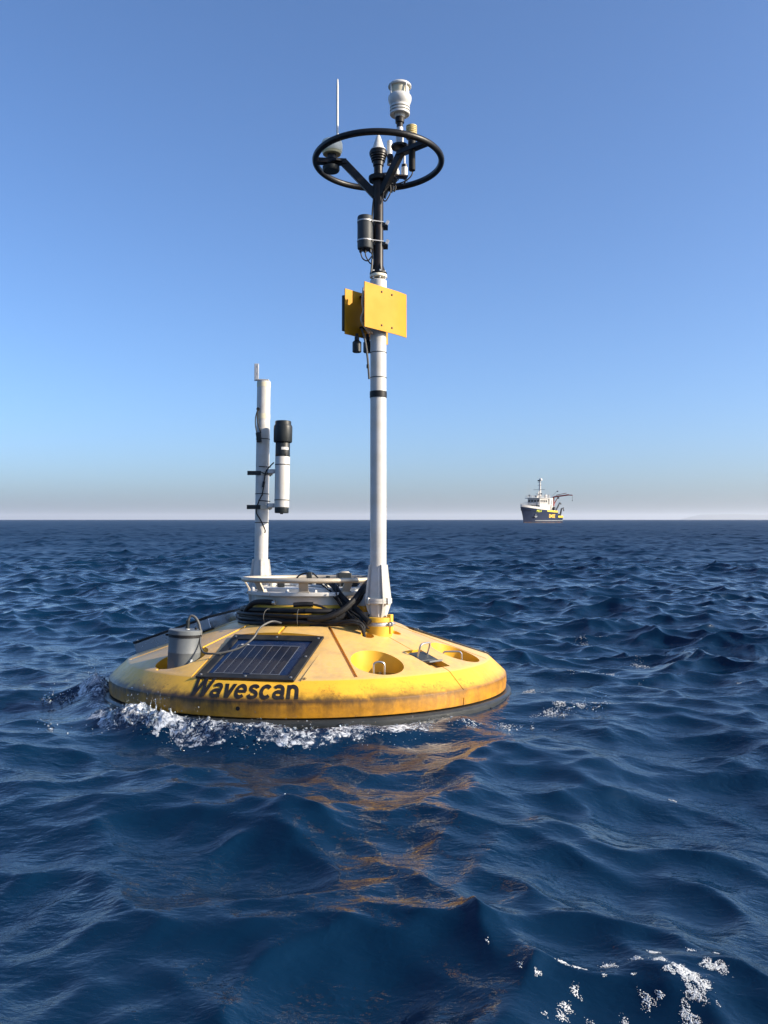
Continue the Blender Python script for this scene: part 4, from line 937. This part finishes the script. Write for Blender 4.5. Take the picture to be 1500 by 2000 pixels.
def splash():
    g = np.random.default_rng(5); P = []; Rd = []; DP = []; DR = []
    def surf(az, r):
        x = B0.x+r*np.sin(np.radians(az)); y = B0.y-r*np.cos(np.radians(az)); return sea_at(np.atleast_1d(x), np.atleast_1d(y))[0]
    def jet(base, h, lean, r0, n=9):
        ph = g.uniform(0, 6)
        for k in range(n):
            t = k/(n-1); P.append(base+np.array([lean[0]*t+.012*math.sin(3*t+ph), lean[1]*t+.012*math.cos(3*t+ph), h*t-.02])); Rd.append(r0*(1-.75*t)*g.uniform(.8, 1.15))
        if g.random() < .7:
            for _ in range(g.integers(1, 4)):
                DP.append(base+np.array([lean[0]*1.2, lean[1]*1.2, h*g.uniform(.95, 1.3)])+g.normal(0, .02, 3)); DR.append(g.uniform(.002, .005))
    # (azimuth from, to, radius, radius spread, jet count, height, thickness)
    for a0, a1, r, dr, n, h, th in ((-83, -75, 1.46, .03, 16, .12, .013), (-50, -40, 1.49, .04, 10, .05, .012), (-40, -29, 1.49, .04, 34, .12, .014), (-29, -12, 1.49, .05, 40, .045, .011), (-12, 16, 1.48, .05, 60, .03, .010), (16, 40, 1.47, .04, 20, .02, .008)):
        for _ in range(n):
            az = g.uniform(a0, a1); rr = r+g.normal(0, dr); b = surf(az, rr); out = np.array([math.sin(R(az)), -math.cos(R(az))])
            lean = out*g.uniform(-.02, .05)+g.normal(0, .02, 2)
            jet(b, h*g.uniform(.25, 1.0)**1.3, lean, th*g.uniform(.6, 1.2))
        for _ in range(int(n*.8)):
            az = g.uniform(a0, a1); b = surf(az, r+g.normal(0, dr*1.3)); P.append(b+np.array([0, 0, g.uniform(-.01, .01)])); Rd.append(th*g.uniform(.6, 1.3))
        for _ in range(int(n*1.0)):
            az = g.uniform(a0, a1); b = surf(az, r+g.normal(0, dr*.8)); DP.append(b+np.array([0, 0, abs(g.normal(0, h*.45))])); DR.append(g.uniform(.0010, .0034))
    # breaking lip to the left of the hull and the crest to the right
    for x0, y0, x1, y1, n, h, th in ((-2.25, 5.75, -1.82, 5.95, 40, .07, .013), (-1.98, 5.02, -1.72, 5.0, 14, .035, .010), (1.02, 5.18, 1.45, 5.42, 44, .04, .011), (.36, 4.92, 1.0, 5.0, 40, .02, .009)):
        for _ in range(n):
            t = g.random(); x = x0+(x1-x0)*t+g.normal(0, .03); y = y0+(y1-y0)*t+g.normal(0, .035); b = sea_at(np.array([x]), np.array([y]))[0]
            if g.random() < .6: jet(b, h*g.uniform(.2, 1), g.normal(0, .025, 2), th*g.uniform(.6, 1.1))
            else: P.append(b); Rd.append(th*g.uniform(.6, 1.2))
            DP.append(b+np.array([g.normal(0, .04), g.normal(0, .04), abs(g.normal(0, h*.5))])); DR.append(g.uniform(.0012, .0036))
    sp = spheres('splash', P, Rd, ICO2, M['splash'], squash=g.uniform(.75, 1.35, (len(P), 3)), label='white water splashing up against the front of the yellow hull')
    rm = sp.modifiers.new('fuse', 'REMESH'); rm.mode = 'VOXEL'; rm.voxel_size = .0065; rm.use_smooth_shade = True
    sm_ = sp.modifiers.new('soften', 'SMOOTH'); sm_.factor = .5; sm_.iterations = 3
    spheres('spray', DP, DR, ICO1, M['drop'], label='drops of spray flying above the splash at the hull')
splash()
def churn():
    '''torn crest of water heaped against the hull: one fine sheet'''
    from mathutils import noise as mn
    az = np.arange(-94, 40, .26); rr = np.linspace(1.345, 1.76, 60); A_, R_ = np.meshgrid(az, rr, indexing='ij')
    x = B0.x+R_*np.sin(np.radians(A_)); y = B0.y-R_*np.cos(np.radians(A_)); p = sea_at(x.ravel(), y.ravel()).reshape(*x.shape, 3)
    amp = np.interp(az, [-94, -86, -79, -70, -60, -48, -38, -31, -24, -12, 0, 14, 28, 40], [0, .02, .11, .02, .02, .035, .14, .08, .055, .045, .045, .035, .02, 0])
    V = np.zeros_like(p)
    for i in range(x.shape[0]):
        for j in range(x.shape[1]):
            q = Vector((x[i, j], y[i, j], 0)); s_ = (R_[i, j]-1.47-.03*math.sin(A_[i, j]*.21))/.085
            sh = math.exp(-s_*s_)
            n1 = mn.noise(q*5.5)*.5+.5; n2 = 1-abs(mn.noise(q*13+Vector((3, 1, 0)))); n3 = 1-abs(mn.noise(q*31)); n4 = mn.noise(q*70)
            h = amp[i]*sh*max(0, n1*1.35-.22)*(.35+.75*n2*n2)*(.65+.45*n3) + amp[i]*sh*.02*n4
            d = mn.noise_vector(q*9)*.05*min(1, h/.05)
            V[i, j] = p[i, j]+np.array([d.x, d.y-.3*h, h-.006])
    ni, nj = x.shape; a = (np.arange(ni-1)[:, None]*nj+np.arange(nj-1)[None]).ravel(); F_ = np.stack([a, a+1, a+nj+1, a+nj], 1)
    me = bpy.data.meshes.new('churned_water'); me.from_pydata(V.reshape(-1, 3).tolist(), [], F_.tolist()); me.shade_smooth()
    o = bpy.data.objects.new('churned_water', me); COL.objects.link(o); me.materials.append(M['churn']); tag(o, 'churned crest of water heaped along the front of the hull', kind='stuff')
def churn_mat():
    m = bpy.data.materials.new('churned_sea_water'); m.use_nodes = True; nt = m.node_tree; N = nt.nodes; L = nt.links; b = N['Principled BSDF']
    tc = N.new('ShaderNodeTexCoord'); n = N.new('ShaderNodeTexNoise'); n.inputs['Scale'].default_value = 34; n.inputs['Detail'].default_value = 8; n.inputs['Roughness'].default_value = .72; n.inputs['Distortion'].default_value = .8; L.new(tc.outputs['Object'], n.inputs[0])
    n2 = N.new('ShaderNodeTexNoise'); n2.inputs['Scale'].default_value = 5; n2.inputs['Detail'].default_value = 3; L.new(tc.outputs['Object'], n2.inputs[0])
    ad = N.new('ShaderNodeMath'); ad.operation = 'MULTIPLY_ADD'; ad.inputs[1].default_value = .45; L.new(n2.outputs[0], ad.inputs[0]); L.new(n.outputs[0], ad.inputs[2])
    r = N.new('ShaderNodeMapRange'); r.inputs[1].default_value = .68; r.inputs[2].default_value = .85; L.new(ad.outputs[0], r.inputs[0])
    mx = N.new('ShaderNodeMix'); mx.data_type = 'RGBA'; mx.inputs[6].default_value = (.004, .018, .048, 1); mx.inputs[7].default_value = (.58, .62, .67, 1); L.new(r.outputs[0], mx.inputs[0]); L.new(mx.outputs[2], b.inputs['Base Color'])
    b.inputs['IOR'].default_value = 1.333; b.inputs['Roughness'].default_value = .09
    bp = N.new('ShaderNodeBump'); bp.inputs['Strength'].default_value = .8; bp.inputs['Distance'].default_value = .008; L.new(n.outputs[0], bp.inputs['Height']); L.new(bp.outputs[0], b.inputs['Normal'])
    return m
M['churn'] = churn_mat(); churn()

# ------------------------------------------------------------------ foam patches
def foam():
    g = np.random.default_rng(21); X = []; Y = []; Rr = []
    def patch(u, v, w, h, n, r0=.0023):
        n = int(n*(3.4 if n > 20 else 1.4))
        d = HC*F/(v-1015); cx = (u-750)/F*d; kx = d/F; ky = d*d/(F*HC)
        for _ in range(n):
            a = g.uniform(0, 6.283); q = math.sqrt(g.random())*(1+.35*math.sin(3*a+u)+.2*math.sin(5*a+v))
            if g.random() < .22:
                q *= g.uniform(1.0, 1.6); X.append(cx+q*math.cos(a)*w*.5*kx); Y.append(d+q*math.sin(a)*h*.5*ky); Rr.append(r0*g.uniform(.2, .5)); continue
            X.append(cx+q*math.cos(a)*w*.5*kx); Y.append(d+q*math.sin(a)*h*.5*ky); Rr.append(r0*g.uniform(.35, 1.35)**1.0*(1-.3*q))
    for u, v, w, h, n in ((1345, 1895, 26, 20, 60), (1365, 1905, 34, 26, 110), (1390, 1922, 40, 26, 120), (1352, 1912, 24, 20, 60), (1405, 1882, 26, 16, 60), (1425, 1887, 40, 16, 100), (1367, 1939, 36, 24, 110), (1342, 1962, 36, 24, 120), (1318, 1901, 26, 18, 55), (1299, 1874, 30, 10, 45), (1248, 1866, 22, 9, 28), (1259, 1939, 20, 20, 50), (1284, 1938, 16, 10, 25), (1228, 1962, 18, 18, 40), (1178, 1972, 36, 24, 90), (1172, 1990, 40, 16, 80), (1203, 1995, 24, 10, 40), (1130, 1946, 24, 12, 40), (1121, 1958, 20, 12, 30), (1148, 1928, 16, 16, 30), (1129, 1885, 18, 10, 26), (1152, 1889, 22, 7, 22), (1070, 1915, 22, 8, 22), (1012, 1898, 12, 10, 16), (1198, 1871, 22, 10, 34), (1423, 1948, 8, 8, 10), (1290, 1850, 22, 8, 30), (1372, 1849, 20, 6, 20), (1430, 1846, 12, 6, 14), (1195, 1905, 10, 8, 12), (1240, 1900, 10, 6, 10), (948, 1863, 10, 8, 12), (1085, 1960, 14, 8, 12), (1310, 1980, 10, 6, 10)):
        patch(u, v, w, h, n)
    for u, v, w, h, n in ((1130, 1240, 26, 14, 40), (1160, 1235, 16, 6, 14), (1230, 1290, 26, 12, 40), (1215, 1300, 30, 6, 20), (1120, 1327, 16, 8, 20), (1180, 1316, 40, 8, 40), (1150, 1312, 30, 6, 16), (1035, 1355, 22, 8, 24), (1065, 1362, 18, 6, 14), (1085, 1405, 60, 10, 70), (1110, 1395, 30, 12, 60), (1155, 1395, 30, 8, 30), (1190, 1388, 40, 5, 22), (560, 1598, 8, 4, 4), (1370, 1530, 14, 5, 12), (1430, 1345, 8, 6, 10), (1125, 1215, 10, 5, 8), (240, 1240, 12, 4, 6), (1260, 1340, 20, 5, 10), (1000, 1420, 30, 8, 24), (930, 1425, 40, 9, 30), (350, 1446, 30, 5, 14)):
        patch(u, v, w, h, n, .0036)
    for _ in range(420):   # froth clinging along the hull
        az = g.uniform(-45, 30); r = 1.42+abs(g.normal(0, .09)); X.append(B0.x+r*math.sin(R(az))); Y.append(B0.y-r*math.cos(R(az))); Rr.append(g.uniform(.0012, .0032))
    p = sea_at(np.array(X), np.array(Y)); p[:, 2] += .0005
    spheres('sea_foam', p, Rr, ICO1, M['foam'], squash=np.tile([1.1, 1.1, .5], (len(Rr), 1)), label='patches of white foam bubbles drifting on the dark water')
foam()

# ------------------------------------------------------------------ haze over the sea
def haze():
    m = MB().box((0, 0, 84), (60000, 60000, 172)); o = m.build('haze', None)
    mt = bpy.data.materials.new('haze_air'); mt.use_nodes = True; nt = mt.node_tree; nt.nodes.remove(nt.nodes['Principled BSDF'])
    v = nt.nodes.new('ShaderNodeVolumePrincipled'); v.inputs['Color'].default_value = (.85, .91, 1, 1); v.inputs['Density'].default_value = HAZE; v.inputs['Anisotropy'].default_value = .2
    nt.links.new(v.outputs[0], nt.nodes['Material Output'].inputs['Volume']); o.data.materials.append(mt)
    tag(o, 'thin pale sea haze veiling the horizon', kind='stuff')
HAZE = 0.6e-4
haze()
